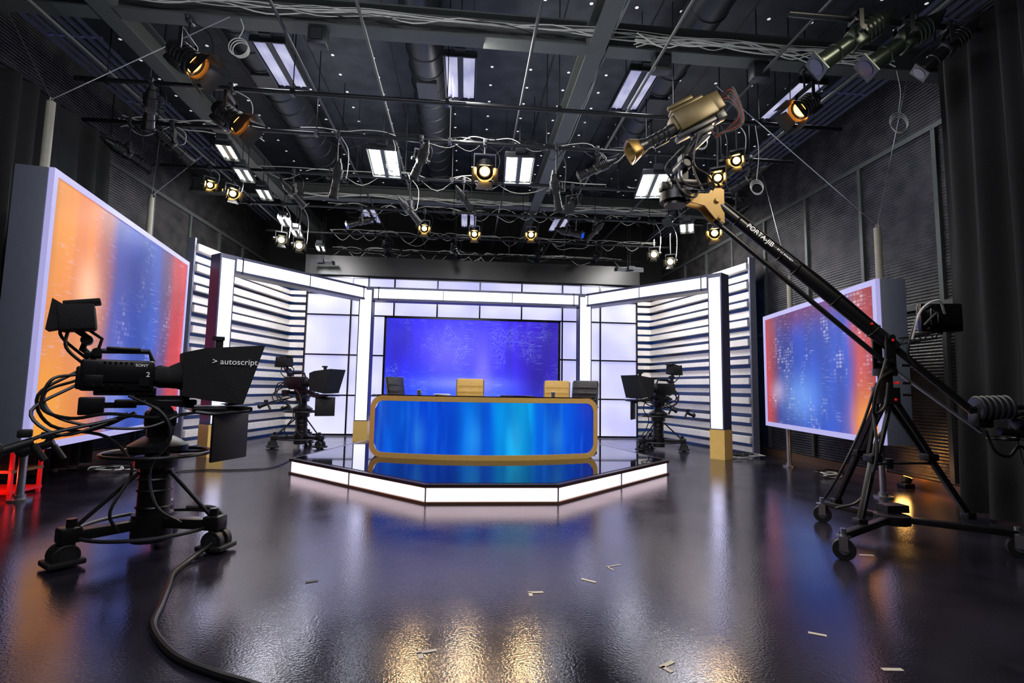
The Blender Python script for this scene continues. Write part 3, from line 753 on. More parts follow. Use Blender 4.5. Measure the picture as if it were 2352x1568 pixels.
RS = screen_mat('blue_red_city_graphic', [(0, (190, 42, 28)), (.08, (140, 50, 60)), (.18, (40, 54, 140)), (.5, (12, 66, 182)), (.8, (46, 84, 195)), (.89, (190, 74, 50)), (1, (150, 34, 12))],
    .62, .98, 1.6, distort=.06, glow=[(.4, .25, .18, .2, (125, 180, 252), .5), (.94, .08, .1, .2, (255, 165, 40), .85), (.5, 1.0, .6, .16, (110, 26, 40), .75), (.55, .6, .2, .2, (8, 58, 165), .5), (.15, .3, .08, .1, (210, 190, 220), .4)], wincol=(225, 228, 248), winamt=.5, wscale=13, dashamt=.4, streak=.5, off=5.6)
dl = Vector((-.78, 4.1)); Ll = dl.length; al = math.degrees(math.atan2(dl.y, dl.x))
video_wall((-4.2, 5.4, 0), al, Ll, .5, 3.34, LS, 'tall display wall with orange, blue and red city graphic in a grey cabinet', [(.22, 4.12), (2.9, 4.05)],
    [(.22, 4.12, (-4.95, 5.6, 5.1)), (.22, 4.12, (-2.6, 5.4, 5.1)), (2.9, 4.05, (-4.9, 8.3, 5.4)), (2.9, 4.05, (-4.4, 8.6, 4.95))], [.28, 3.9])
dr = Vector((4.74-5.29, 5.44-8.6)); Lr = dr.length; ar = math.degrees(math.atan2(dr.y, dr.x))
video_wall((5.29, 8.6, 0), ar, Lr, .63, 2.54, RS, 'display wall with blue and red city graphic in a grey cabinet', [(Lr-.25, 3.22), (.6, 3.1)],
    [(Lr-.25, 3.22, (3.0, 5.75, 4.95)), (Lr-.25, 3.22, (5.4, 5.6, 5.1)), (.6, 3.1, (5.2, 8.5, 5.4))], [Lr-.3, .5])

# ------------------------------------------------------------------ curtains
CURT = mat('curtain_cloth', (14, 15, 17), .8, bump=.1)
def curtain(X, y0, y1, z0, z1, lab, amp=.07, lam=.22, seed=0):
    m = MB(); n = int((y1-y0)/.02); rows = 10; V = []
    for j in range(rows+1):
        t = j/rows; z = z1+(z0-z1)*t; row = []
        for i in range(n+1):
            y = y0+(y1-y0)*i/n; a = amp*(.6+.4*t)
            x = X+a*math.sin(2*math.pi*y/lam+1.6*math.sin(y*3.1+t*1.6))+.035*math.sin(y*9+t*2)+.02*math.sin(y*23+t*3)
            row.append(m.bm.verts.new((x, y, z)))
        V.append(row)
    for j in range(rows):
        for i in range(n): m.bm.faces.new((V[j][i], V[j][i+1], V[j+1][i+1], V[j+1][i]))
    return m.obj('stage_curtain', CURT, label=lab, category='curtain', group='black studio curtains')
curtain(5.2, 2.2, 5.05, .02, 5.15, 'tall pleated black curtain hanging to the floor', .09, .26, 1)
curtain(-5.45, 4.6, 8.1, .02, 4.85, 'pleated black curtain hanging behind a display wall', .09, .3, 2)
MB().cyl((5.2, 2, 5.17), (5.2, 5.3, 5.17), .02, n=8).cyl((5.2, 3, 5.17), (5.2, 3, 5.45), .008, n=6).cyl((5.2, 5, 5.17), (5.2, 5, 5.45), .008, n=6).obj('curtain_rail', PIPE, label='black rail carrying the curtain', category='rail', group='curtain rails')
MB().cyl((-5.45, 4.4, 4.87), (-5.45, 8.3, 4.87), .02, n=8).cyl((-5.45, 5, 4.87), (-5.45, 5, ZC), .008, n=6).cyl((-5.45, 8, 4.87), (-5.45, 8, ZC), .008, n=6).obj('curtain_rail', PIPE, label='black rail carrying the curtain', category='rail', group='curtain rails')

# ------------------------------------------------------------------ pedestal cameras
def pedestal_camera(x, y, yaw, base_angles, lab, text=True, shift=0):
    e = thing('studio_camera', lab, 'camera', (x, y, 0), 0, 'pedestal cameras')
    upz = Matrix.Rotation(rad(yaw), 4, 'Z'); up = upz @ Matrix.Translation((shift, 0, 0))
    m = MB()
    for a in base_angles:
        c = Vector((math.cos(rad(a)), math.sin(rad(a)), 0))
        m.beam(c*.08+Vector((0, 0, .19)), c*.46+Vector((0, 0, .19)), .1, .07, bev=.01)
        m.box(c*.48+Vector((0, 0, .2)), (.12, .12, .1), (0, 0, a), bev=.015)
        m.cyl(c*.47+Vector((0, 0, .1)), c*.47+Vector((0, 0, .3)), .03, n=12)
        m.cyl(c*.11+Vector((0, 0, .55)), c*.44+Vector((0, 0, .25)), .014, n=8)
    m.cyl((0, 0, .06), (0, 0, .25), .13, n=24)
    m.obj('base', BLK, e)
    for a in base_angles:
        c = Vector((math.cos(rad(a)), math.sin(rad(a)), 0))*.5; s_ = Vector((-math.sin(rad(a)), math.cos(rad(a)), 0))
        w = MB()
        for k_ in (-1, 1):
            w.cyl(c+s_*(.02*k_)+Vector((0, 0, .075)), c+s_*(.065*k_)+Vector((0, 0, .075)), .075, n=24)
            w.cyl(c+s_*(.065*k_)+Vector((0, 0, .075)), c+s_*(.072*k_)+Vector((0, 0, .075)), .045, n=16, mi=1)
            w.torus(c+s_*(.06*k_)+Vector((0, 0, .075)), .068, .008, 'X', 24, 5, T=Vector((1, 0, 0)).rotation_difference(s_).to_matrix())
        w.cyl(c-s_*.03+Vector((0, 0, .075)), c+s_*.03+Vector((0, 0, .075)), .02, n=10, mi=1)
        w.obj('caster', [RUB, DKG], e)
        MB().box(c+Vector((0, 0, .035)), (.2, .19, .035), (0, 0, a), bev=.01).obj('cable_guard', RUB, e)
    MB().torus((0, 0, .17), .44, .013, 'Z', 48, 8).obj('foot_ring', DKG, e)
    m = MB(); m.cyl((0, 0, .2), (0, 0, .62), .105, n=28).cyl((0, 0, .62), (0, 0, .9), .08, n=28).cyl((0, 0, .58), (0, 0, .66), .14, n=28)
    for z in (.3, .42, .5): m.torus((0, 0, z), .107, .01, 'Z', 28, 6)
    m.cyl((0, 0, .74), (0, 0, .8), .19, .1, n=28).cyl((0, 0, .7), (0, 0, .74), .19, n=28)
    m.obj('column', BLK, e)
    m = MB(); m.torus((0, 0, .68), .34, .014, 'Z', 48, 8)
    for i in range(4):
        a = i*math.pi/2+.4; m.cyl((0, 0, .68), (math.cos(a)*.34, math.sin(a)*.34, .68), .009, n=6)
    m.obj('steering_ring', BLK, e)
    m = MB(upz); m.box((0, 0, .93), (.2, .16, .12), bev=.02).cyl((0, -.13, .97), (0, .13, .97), .075, n=20).box((-.03, 0, 1.05), (.5, .12, .04), bev=.01).box((.0, 0, 1.085), (.34, .1, .03))
    m.cyl((0, -.15, .97), (0, -.12, .97), .05, n=16).cyl((0, .12, .97), (0, .15, .97), .05, n=16)
    for i in range(8): m.box((.055*math.cos(i*.785), -.155, .97+.055*math.sin(i*.785)), (.014, .014, .014))
    m.obj('pan_head', BLK, e)
    for sy, dz, lx in ((-1, 0, 0), (1, -.06, .06)):
        o = MB(up); o.tube(spline([(-.05, sy*.15, .97), (-.25, sy*.2, .92+dz), (-.5, sy*.26, .86+dz), (-.62+lx, sy*.28, .8+dz)], 5), .012, 8)
        o = o.obj('pan_bar', DKG, e)
        g = MB(up); g.cyl((-.56+lx, sy*.27, .82+dz), (-.72+lx, sy*.3, .76+dz), .028, n=12).ball((-.72+lx, sy*.3, .77+dz), .045, sc=(1, .8, 1.1)).box((-.6+lx, sy*.28, .87+dz), (.07, .05, .05), bev=.01).cyl((-.56+lx, sy*.27, .8+dz), (-.5+lx, sy*.27, .7+dz), .02, n=10)
        g.obj('grip', RUB, o)
    m = MB(up)
    m.box((-.17, 0, 1.24), (.42, .17, .22), bev=.02).box((-.12, 0, 1.13), (.36, .13, .06), bev=.01).box((-.36, 0, 1.22), (.08, .15, .16), bev=.015)
    m.box((-.14, -.09, 1.26), (.3, .012, .13), bev=.004).box((-.02, -.09, 1.2), (.06, .02, .06)).box((-.3, -.09, 1.2), (.1, .015, .08), bev=.003)
    m.tube([(-.32, 0, 1.34), (-.3, 0, 1.41), (.0, 0, 1.42), (.03, 0, 1.34)], .018, 8).box((-.15, 0, 1.43), (.2, .05, .03), bev=.01)
    m.box((-.32, .02, 1.38), (.1, .1, .05), bev=.01)
    for i in range(6): m.box((-.25+.03*i, -.098, 1.33), (.016, .008, .012))
    for i in range(4): m.cyl((-.3+.05*i, -.09, 1.17), (-.3+.05*i, -.105, 1.17), .012, n=10)
    body = m.obj('camera_body', BLK, e)
    if text:
        Tm = up @ Matrix.Translation((-.04, -.101, 1.315)) @ Matrix.Rotation(rad(90), 4, 'X')
        text_mesh('lettering', 'SONY', .028, Tm, LETW, body)
        Tm = up @ Matrix.Translation((.0, -.101, 1.25)) @ Matrix.Rotation(rad(90), 4, 'X')
        text_mesh('camera_number', '2', .05, Tm, LETW, body)
    m = MB(up)
    secs = []
    for x, w, h, zc in ((.04, .07, .07, 1.24), (.08, .09, .085, 1.24), (.13, .085, .08, 1.235), (.19, .1, .1, 1.25), (.26, .12, .12, 1.25), (.32, .14, .145, 1.255)):
        secs.append([Vector((x+.008*math.sin(j*2.3), w*math.cos(2*math.pi*j/18), zc+h*math.sin(2*math.pi*j/18))) for j in range(18)])
    m.loft(secs); m.obj('lens_shroud', BLKM, e)
    m = MB(up)
    def sq(x0, xt, w, zb_, zt_): return [Vector((x0, -w, zb_)), Vector((x0, w, zb_)), Vector((xt, w, zt_)), Vector((xt, -w, zt_))]
    m.loft([sq(.22, .2, .14, 1.1, 1.42), sq(.36, .34, .19, 1.07, 1.46), sq(.60, .73, .27, 1.04, 1.50)])
    m.box((.45, -.0, 1.48), (.05, .05, .12), bev=.01).box((.44, 0, 1.55), (.08, .07, .03))
    hood = m.obj('prompter_hood', BLKM, e, smooth=False)
    if text:
        dx = Vector((.30, -.078, 0)).normalized(); upv = Vector((.02, 0, 1)); n_ = dx.cross(upv).normalized(); upv = n_.cross(dx)
        R = Matrix((dx, upv, n_)).transposed().to_4x4()
        text_mesh('lettering', '> autoscript', .062, up @ Matrix.Translation(Vector((.53, -.249, 1.36))) @ R, LETW, hood, .002)
    m = MB(up); m.face([Vector(v) for v in ((.5, -.24, 1.03), (.5, .24, 1.03), (.70, .24, 1.05), (.70, -.24, 1.05))]); m.box((.48, 0, 1.0), (.4, .42, .035), bev=.008).beam((.0, -.05, 1.06), (.3, -.05, 1.02), .04, .03).beam((.0, .05, 1.06), (.3, .05, 1.02), .04, .03)
    m.tube(spline([(.3, -.2, .985), (.42, -.22, .97), (.55, -.2, .98), (.66, -.2, .99)], 4), .015, 6).obj('prompter_monitor', BLK, e)
    m = MB(up); m.box((.55, -.1, .79), (.025, .36, .36), (0, 0, -50), bev=.008).box((.5, -.08, .97), (.03, .05, .06)); m.obj('talent_monitor', BLKP, e)
    m = MB(up)
    m.box((-.42, -.02, 1.63), (.2, .24, .18), (0, -8, 0), bev=.02).loft([[Vector((-.5, -.12, 1.55)), Vector((-.5, .08, 1.55)), Vector((-.5, .08, 1.71)), Vector((-.5, -.12, 1.71))], [Vector((-.57, -.14, 1.53)), Vector((-.57, .1, 1.53)), Vector((-.55, .1, 1.74)), Vector((-.55, -.14, 1.74))]])
    m.box((-.4, -.02, 1.735), (.2, .22, .03), (0, -12, 0), bev=.008)
    m.obj('viewfinder', BLKM, e)
    m = MB(up); m.tube([(-.3, 0, 1.36), (-.38, 0, 1.42), (-.36, 0, 1.5), (-.42, 0, 1.55)], .022, 8).cyl((-.36, -.06, 1.48), (-.36, .06, 1.48), .035, n=14).cyl((-.3, -.05, 1.4), (-.3, .05, 1.4), .03, n=14).tube([(-.3, .05, 1.4), (-.28, .06, 1.5), (-.36, .07, 1.56)], .012, 6)
    m.obj('viewfinder_arm', BLK, e)
    m = MB(up); m.box((-.3, -.12, 1.03), (.14, .08, .12), bev=.01).box((-.2, 0, 1.03), (.3, .05, .04)).obj('control_box', BLK, e)
    m = MB(up)
    for P in ([(-.4, -.04, 1.24), (-.52, -.08, 1.2), (-.55, -.1, 1.02), (-.4, -.14, .95), (-.2, -.2, .98), (.05, -.2, .95), (.3, -.2, .98)],
              [(-.4, .04, 1.2), (-.55, .0, 1.12), (-.5, -.1, .98), (-.3, -.16, .9), (0, -.22, .88), (.2, -.2, .96)],
              [(-.4, 0, 1.26), (-.58, -.04, 1.1), (-.5, -.06, .9), (-.2, -.16, .82), (-.05, -.2, .6), (-.15, -.3, .35), (-.1, -.25, .2)],
              [(-.1, -.1, 1.1), (.1, -.24, .98), (.15, -.28, .8), (.05, -.24, .6), (.1, -.3, .35), (.25, -.3, .22)],
              [(-.35, .05, 1.35), (-.5, .08, 1.5), (-.5, .03, 1.6)], [(-.35, -.05, 1.3), (-.46, -.08, 1.42), (-.46, -.06, 1.55)],
              [(-.38, 0, 1.18), (-.6, -.1, 1.0), (-.45, -.2, .85), (-.25, -.2, .9), (-.1, -.14, .98)]):
        m.tube(spline(P, 6), .011, 6)
    m.obj('camera_cable', CABB, e)
    return e
pedestal_camera(-2.24, 4.06, 32, (-129, -10, 110), 'black studio camera with prompter hood on a wheeled pedestal', True, -.1)
pedestal_camera(-3.12, 10.35, -18, (-150, -30, 90), 'black prompter camera on a pedestal beside the lit backdrop', False)
pedestal_camera(3.98, 10.3, 198, (-150, -30, 90), 'black prompter camera on a pedestal by the slatted wall', False)

# ------------------------------------------------------------------ camera crane
J = thing('camera_crane', 'black jib arm on a wheeled tripod with counterweights', 'camera crane', (3.6, 4.1, 0))
def W2(p): return Vector(p)-Vector((3.6, 4.1, 0))
wh = [(3.39, 4.66), (2.79, 3.62), (4.2, 3.62)]; feet = [(3.47, 4.58), (3.12, 3.86), (4.25, 4.05)]
m = MB()
for wx, wy_ in wh:
    m.beam(Vector((0, 0, .17)), W2((wx, wy_, .17)), .06, .05, bev=.006)
m.cyl((0, 0, .13), (0, 0, .2), .13, n=24).box((.1, .1, .23), (.2, .12, .06)); m.obj('dolly', BLK, J)
for wx, wy_ in wh:
    c = W2((wx, wy_, 0)); w = MB()
    w.cyl(c+Vector((-.02, -.03, .075)), c+Vector((.005, .01, .075)), .075, n=24).cyl(c+Vector((-.024, -.036, .075)), c+Vector((.009, .016, .075)), .035, n=14, mi=1)
    w.cyl(c+Vector((0, 0, .14)), c+Vector((0, 0, .22)), .02, n=10, mi=1).box(c+Vector((-.03, -.04, .12)), (.01, .06, .1), (0, 0, 30), mi=1).box(c+Vector((.02, .02, .12)), (.01, .06, .1), (0, 0, 30), mi=1).box(c+Vector((0, 0, .165)), (.07, .07, .015), mi=1)
    w.obj('caster', [RUB, STEEL], J)
top_ = Vector((0, 0, 1.22))
for fx, fy in feet:
    f = W2((fx, fy, .2)); d = (f-top_); s_ = d.cross(Vector((0, 0, 1))).normalized()*.035
    m = MB(); m.beam(top_+s_*1.4+d*.04, top_+d*.55+s_, .022, .04).beam(top_-s_*1.4+d*.04, top_+d*.55-s_, .022, .04).beam(top_+d*.5, f, .045, .045, bev=.006).box(top_+d*.53, (.1, .1, .06), bev=.01).box(f, (.08, .08, .06), bev=.01)
    m.obj('tripod_leg', BLK, J)
m = MB()
for fx, fy in feet: m.cyl((0, 0, .62), top_.lerp(W2((fx, fy, .2)), .58), .01, n=6)
m.cyl((0, 0, .58), (0, 0, .66), .03, n=10).obj('spreader', BLK, J)
m = MB(); m.cyl((0, 0, 1.12), (0, 0, 1.26), .1, n=22).cyl((0, 0, 1.26), (0, 0, 1.4), .055, n=18).cyl((0, 0, 1.36), (0, 0, 1.42), .09, n=20).box((0, -.07, 1.54), (.09, .02, .34), bev=.006).box((0, .07, 1.54), (.09, .02, .34), bev=.006).cyl((0, -.1, 1.68), (0, .1, 1.68), .03, n=14).cyl((0, -.1, 1.48), (0, .1, 1.48), .024, n=14)
for z in (1.2, 1.3, 1.45): m.cyl((.1, -.06, z), (.16, -.08, z), .012, n=8)
m.obj('pivot_head', BLK, J)
F = W2((2.3, 4.5, 2.98)); P0 = Vector((0, 0, 1.68)); ad = (F-P0).normalized(); Bk = P0-ad*.95
dn = Vector((0, 0, -.2))
m = MB(); m.cyl(Bk, F, .03, n=14).cyl(P0-ad*.12, P0+ad*.95, .06, n=18).cyl(P0+ad*.95, F-ad*.06, .048, n=18)
for t in (.1, .5, .92, 1.1, 1.6): m.torus(P0+ad*t, .062 if t < 1.0 else .05, .009, 'Z', 16, 5, T=Vector((0, 0, 1)).rotation_difference(ad).to_matrix())
m.cyl(P0+dn-ad*.1, F+dn*.9, .022, n=12)
m.tube(spline([P0+ad*.1+Vector((0, -.05, .04)), P0+ad*.6+Vector((0, -.05, .06)), P0+ad*1.0+Vector((0, -.04, .06)), F+Vector((0, -.02, .06))], 6), .009, 6)
arm = m.obj('boom_arm', BLK, J)
dx = -ad; n2 = Vector((0, -1, 0)); n2 = (n2-dx*n2.dot(dx)).normalized(); uy = n2.cross(dx)
R = Matrix((dx, uy, n2)).transposed().to_4x4()
text_mesh('lettering', 'PORTA-JIB', .064, Matrix.Translation(P0+ad*1.36+n2*.052) @ R, LETW, arm, .002)
text_mesh('lettering', 'BY LOSMANDY', .026, Matrix.Translation(P0+ad*1.08+n2*.054) @ R, LETW, arm, .002)
m = MB(); m.cyl(Bk-ad*.05, P0-ad*.1, .024, n=12).cyl(P0+dn-ad*.1, Bk+dn*.6, .014, n=10).obj('rear_tube', STEEL, J)
m = MB()
pr = [F+Vector(v) for v in ((.07, 0, .1), (.07, 0, -.22), (-.02, 0, -.18), (-.12, 0, -.06), (-.42, 0, .0), (-.42, 0, .04), (-.05, 0, .06), (0, 0, .14))]
for yy in (-.06, .05):
    m.loft([[p+Vector((0, yy, 0)) for p in pr], [p+Vector((0, yy+.012, 0)) for p in pr]])
m.cyl(F+Vector((0, -.08, 0)), F+Vector((0, .09, 0)), .025, n=12).cyl(F+Vector((.02, -.08, -.17)), F+Vector((.02, .09, -.17)), .018, n=12).obj('front_plate', CREAM, J)
hp = F+Vector((-.38, 0, .03))
m = MB(); m.cyl(hp+Vector((0, 0, -.05)), hp+Vector((0, 0, .03)), .14, n=26).cyl(hp+Vector((0, 0, -.09)), hp+Vector((0, 0, -.05)), .1, n=22).cyl(hp+Vector((0, 0, .03)), hp+Vector((0, 0, .1)), .07, n=20)
m.box(hp+Vector((.06, 0, .13)), (.26, .14, .05), bev=.01).beam(hp+Vector((.08, 0, .1)), hp+Vector((.08, 0, .40)), .1, .06, up=(1, 0, 0)).cyl(hp+Vector((.08, -.1, .3)), hp+Vector((.08, .1, .3)), .06, n=18)
m.box(hp+Vector((-.1, -.02, .08)), (.1, .1, .08), bev=.01).torus(hp+Vector((.08, -.11, .3)), .05, .01, 'Y', 20, 6)
m.obj('remote_head', BLK, J)
m = MB()
for P in ([(.4, 0, .1), (.3, -.06, .2), (.15, -.08, .3), (.2, -.08, .6)], [(.45, 0, .05), (.35, -.1, .12), (.1, -.12, .06), (0, -.1, .2), (.1, -.1, .45)], [(.3, .05, .1), (.22, .08, .35), (.28, .05, .7), (.3, 0, .9)], [(.2, -.08, .05), (.12, -.14, -.05), (0, -.15, .0), (-.05, -.12, .15)], [(-.05, -.1, .1), (-.14, -.12, .22), (-.05, -.12, .34), (.05, -.1, .45)]):
    m.tube(spline([hp+Vector(p) for p in P], 6), .01, 6)
m.obj('head_cable', CABB, J)
IRON = mat('weight_iron', (66, 68, 70), .4, .6)
wc = Bk+Vector((.06, -.03, .08)); ax = Vector((.95, -.25, .05)).normalized()
for i in range(6):
    MB().cyl(wc+ax*(-.11+.042*i), wc+ax*(-.11+.042*i+.034), .095, n=30).torus(wc+ax*(-.11+.042*i+.017), .093, .012, 'X', 30, 6, T=Vector((1, 0, 0)).rotation_difference(ax).to_matrix()).obj('counterweight', IRON, J)
m = MB(); m.cyl(wc-ax*.16, wc+ax*.24, .02, n=10).box(Bk+Vector((0, 0, -.02)), (.14, .1, .12), bev=.015).cyl(Bk+Vector((.05, -.1, -.1)), Bk+Vector((.35, -.15, -.14)), .03, n=12).torus(Bk+Vector((.1, -.08, -.16)), .09, .014, 'Z', 24, 6).ball(Bk+Vector((.3, -.1, -.04)), .06).cyl(Bk+Vector((.2, -.1, -.04)), Bk+Vector((.55, -.12, -.1)), .045, n=14).torus(Bk+Vector((.27, -.1, -.06)), .1, .018, 'X', 24, 6).torus(Bk+Vector((.36, -.1, -.08)), .095, .018, 'X', 24, 6)
m.tube(spline([Bk+Vector(p) for p in ((-.05, -.08, -.1), (0, -.1, -.26), (.12, -.1, -.3), (.22, -.1, -.22), (.35, -.1, -.28), (.45, -.1, -.14))], 6), .012, 6)
m.obj('control_grip', BLK, J)
m = MB()
for P in ([(.3, -.1, -.05), (.32, -.1, -.4), (.28, -.08, -.7), (.3, -.1, -1.05)], [(.38, -.1, -.1), (.42, -.12, -.5), (.34, -.12, -.8)], [(.2, -.1, -.15), (.26, -.1, -.45), (.22, -.14, -.6)]):
    m.tube(spline([Bk+Vector(p) for p in P], 6), .006, 5)
m.obj('hanging_cord', CABB, J)
mc = W2((4.02, 3.98, 1.86))
m = MB(); b0 = P0+Vector((.08, -.08, -.02)); b1 = mc+Vector((.0, 0, -.14))
for o in ((0, 0, .02), (0, 0, -.03)): m.cyl(b0+Vector(o), b1+Vector(o), .008, n=6)
for i in range(7):
    a = b0.lerp(b1, i/7); b = b0.lerp(b1, (i+1)/7); m.cyl(a+Vector((0, 0, .02 if i % 2 else -.03)), b+Vector((0, 0, -.03 if i % 2 else .02)), .005, n=5)
m.cyl(b1, mc+Vector((0, 0, -.1)), .02, n=10).obj('monitor_bracket', DKG, J)
m = MB(); m.box(mc, (.33, .07, .24), (0, 0, -12), bev=.015).box(mc+Vector((.0, -.05, 0)), (.24, .05, .16), (0, 0, -12), bev=.02).box(mc+Vector((-.05, -.09, -.02)), (.1, .03, .08), (0, 0, -12), bev=.008)
for sx in (-1, 1):
    for sz in (-1, 1): m.cyl(mc+Vector((sx*.14, -.03, sz*.1)), mc+Vector((sx*.14, -.055, sz*.1)), .01, n=8)
m.obj('monitor', BLKG, J)
m = MB()
for k_, P in enumerate(([(-.08, -.1, 0), (-.2, -.14, .08), (-.3, -.1, -.02), (-.36, -.06, -.3), (-.3, -.06, -.42)], [(-.05, -.1, .02), (-.16, -.16, .12), (-.28, -.12, .04), (-.34, -.08, -.2)], [(-.06, -.1, -.04), (-.15, -.14, .02), (-.24, -.1, -.08)])):
    m.tube(spline([mc+Vector(p) for p in P], 6), .009, 6, mi=0 if k_ != 1 else 1)
for P in ([(-.05, -.08, 1.5), (-.2, -.1, 1.1), (-.28, -.2, .7), (-.35, -.1, .35), (-.5, 0, .25)], [(-.02, -.1, 1.4), (-.2, -.16, 1.3), (-.24, -.14, 1.05), (-.12, -.12, 1.1), (-.06, -.1, 1.3)], [(-.08, 0, 1.3), (-.16, .1, .9), (-.3, .2, .5), (-.3, .4, .25)], [(-.06, -.06, 1.2), (-.1, -.1, .95), (-.22, -.12, .8), (-.3, -.16, .5), (-.42, -.2, .28)]):
    m.tube(spline(P, 6), .012, 6)
m.obj('crane_cable', [CABB, CABW], J)
for p in (P0+ad*.18+Vector((0, -.07, 0)), P0+Vector((.0, -.1, -.02)), Vector((.02, -.11, 1.3)), Vector((0, -.1, 1.16))):
    MB().ball(p, .012).cyl(p, p+Vector((0, .04, 0)), .008, n=6).obj('locking_knob', REDM, J, label='red locking knob')

cb = thing('broadcast_camera', 'olive-gold broadcast camera tilted down on the crane head', 'camera', (2.02, 4.47, 3.72))
cdir = Vector((-.86, .12, -.47)).normalized()
T = (cdir.to_track_quat('X', 'Z')).to_matrix().to_4x4()
m = MB(T); m.box((-.1, 0, .03), (.4, .17, .2), bev=.02).box((-.32, 0, .04), (.12, .15, .18), bev=.015).box((-.08, 0, .145), (.34, .12, .05), bev=.02).box((-.1, -.09, .03), (.28, .012, .12), bev=.004).box((-.05, 0, .2), (.26, .05, .04), bev=.01).box((.1, 0, .03), (.06, .14, .15), bev=.01)
m.box((-.05, -.1, .09), (.12, .012, .03), bev=.003).cyl((-.2, -.09, .0), (-.2, -.11, .0), .025, n=14).cyl((.0, -.09, -.02), (.0, -.105, -.02), .018, n=12)
for i in range(4): m.box((-.16+.04*i, -.1, -.04), (.02, .01, .012))
m.obj('camera_body', OLIVE, cb)
m = MB(T); m.cyl((.12, 0, .0), (.2, 0, 0), .06, n=20).cyl((.2, 0, 0), (.42, 0, 0), .05, n=20).cyl((.42, 0, 0), (.5, 0, 0), .055, .08, n=20)
for x in (.24, .3, .36): m.torus((x, 0, 0), .053, .008, 'X', 20, 5)
m.box((.27, -.06, -.02), (.16, .05, .08), bev=.01).obj('lens', BLK, cb)
def hoodring(x, a, b): return [Vector((x, a*math.copysign(abs(math.cos(t))**.5, math.cos(t)), b*math.copysign(abs(math.sin(t))**.5, math.sin(t)))) for t in [i*2*math.pi/20+.01 for i in range(20)]]
MB(T).loft([hoodring(.49, .07, .07), hoodring(.58, .12, .1), hoodring(.6, .12, .1), hoodring(.59, .1, .08), hoodring(.51, .06, .06)]).obj('lens_hood', BRASSY, cb)
m = MB(T); m.box((-.05, 0, -.1), (.4, .12, .05), bev=.01).box((-.1, -.02, -.15), (.2, .1, .06), bev=.01).box((-.32, -.02, -.08), (.1, .1, .1), bev=.01); m.obj('mounting_plate', BLK, cb)
m = MB()
q = T @ Vector((-.06, 0, -.16)); m.cyl(q, (-.02, .03, -.36), .035, n=14); m.beam(q+Vector((.08, 0, 0)), (0.0, .03, -.32), .05, .04)
m.obj('tilt_mount', BLK, cb)
m = MB(T)
for i in range(6):
    m.tube(spline([(-.38, -.05+.02*i, .06), (-.5-.02*i, -.06, .02+.02*i), (-.5, -.04, -.14-.02*i), (-.34+.02*i, -.06, -.22), (-.2, -.05, -.26+.02*i)], 6), .007, 5, mi=i % 3)
m.obj('camera_cable', [CABB, mat('red_cable', (90, 20, 16), .5), CABB], cb)

# ------------------------------------------------------------------ floor items
P = [(-1.98, 4.0, .3), (-1.78, 4.02, .28), (-1.72, 4.0, .12), (-1.8, 3.75, .02), (-1.78, 3.5, .015), (-1.68, 3.25, .015), (-1.58, 3.0, .015), (-1.47, 2.74, .015), (-1.23, 2.47, .015), (-1.0, 2.32, .015), (-.8, 2.22, .015), (-.4, 2.0, .015)]
MB().tube(spline(P, 8), .017, 8).obj('floor_cable', CABB, label='thick black cable trailing across the floor from a camera', category='cable')
P = [(-4.0, 7.2, .012), (-3.6, 7.5, .012), (-3.2, 7.5, .012), (-2.75, 7.7, .012), (-2.7, 8.3, .012), (-2.8, 9.3, .012), (-3.0, 9.9, .012)]
MB().tube(spline(P, 8), .01, 6).obj('floor_cable', CABB, label='thin black cable curving over the floor beside the platform', category='cable')
def heap(x, y, n, R, lab, seed):
    rnd = random.Random(seed); m = MB()
    for i in range(n):
        c = (x+rnd.uniform(-.2, .2), y+rnd.uniform(-.2, .2)); r = rnd.uniform(.5, 1)*R
        pts = [(c[0]+r*math.cos(a*.7)*(1+.2*math.sin(a*1.3+i)), c[1]+r*math.sin(a*.7)*.8, .015+.008*i+.02*abs(math.sin(a+i))) for a in range(12)]
        m.tube(spline(pts, 4), .009, 6, mi=1 if i % 4 == 0 else 0)
    m.obj('cable_heap', [CABB, CABW], label=lab, category='cables')
heap(5.15, 9.05, 7, .22, 'loose heap of black cables by the slatted wall', 3)
heap(5.4, 7.2, 5, .2, 'tangle of black cables beneath a display wall', 4)
heap(-4.65, 7.4, 6, .28, 'tangle of cables beneath the tall display wall', 5)
def tape(x, y, a, L=.09, w=.022, ell=True, mm=TAPE, lab='small pale L-shaped tape mark stuck on the floor'):
    m = MB(); m.box((0, 0, .0015), (L, w, .002))
    if ell: m.box((-L/2+w/2, -L*.3, .0015), (w, L*.6, .002))
    o = m.obj('tape_mark', mm, label=lab, category='tape', group='floor tape marks', smooth=False); o.location = (x, y, .0); o.rotation_euler = (0, 0, rad(a))
SP = 'short strip of pale tape on the floor'
tape(.45, 3.12, 0); tape(.81, 3.29, -40, .1, ell=False, lab=SP); tape(-.14, 2.47, 15); tape(.92, 2.30, 30); tape(1.79, 2.53, -30, .08, ell=False, lab=SP)
tape(3.03, 3.7, -10, .1, ell=False, lab=SP); tape(1.9, 2.2, -5, .09, ell=False, lab=SP); tape(1.05, 3.55, 20, .12, .01, True)
tape(-.9, 3.35, 20, .07, .03, False, RUB, 'scrap of black tape on the floor'); tape(.1, 2.12, 70, .07, ell=False, lab=SP)
e = thing('equipment_rack', 'low metal rack with red glow painted in, standing under the display wall', 'rack', (-4.9, 5.95, 0))
for x in (-.32, .32):
    for y in (-.18, .18): MB().box((x, y, .24), (.03, .03, .48)).obj('post', REDM, e, smooth=False)
MB().box((0, 0, .26), (.68, .4, .03)).obj('shelf', mat('wood_shelf', (150, 100, 50), .5), e, smooth=False)
MB().box((0, 0, .05), (.68, .4, .03)).obj('shelf', REDM, e, smooth=False)
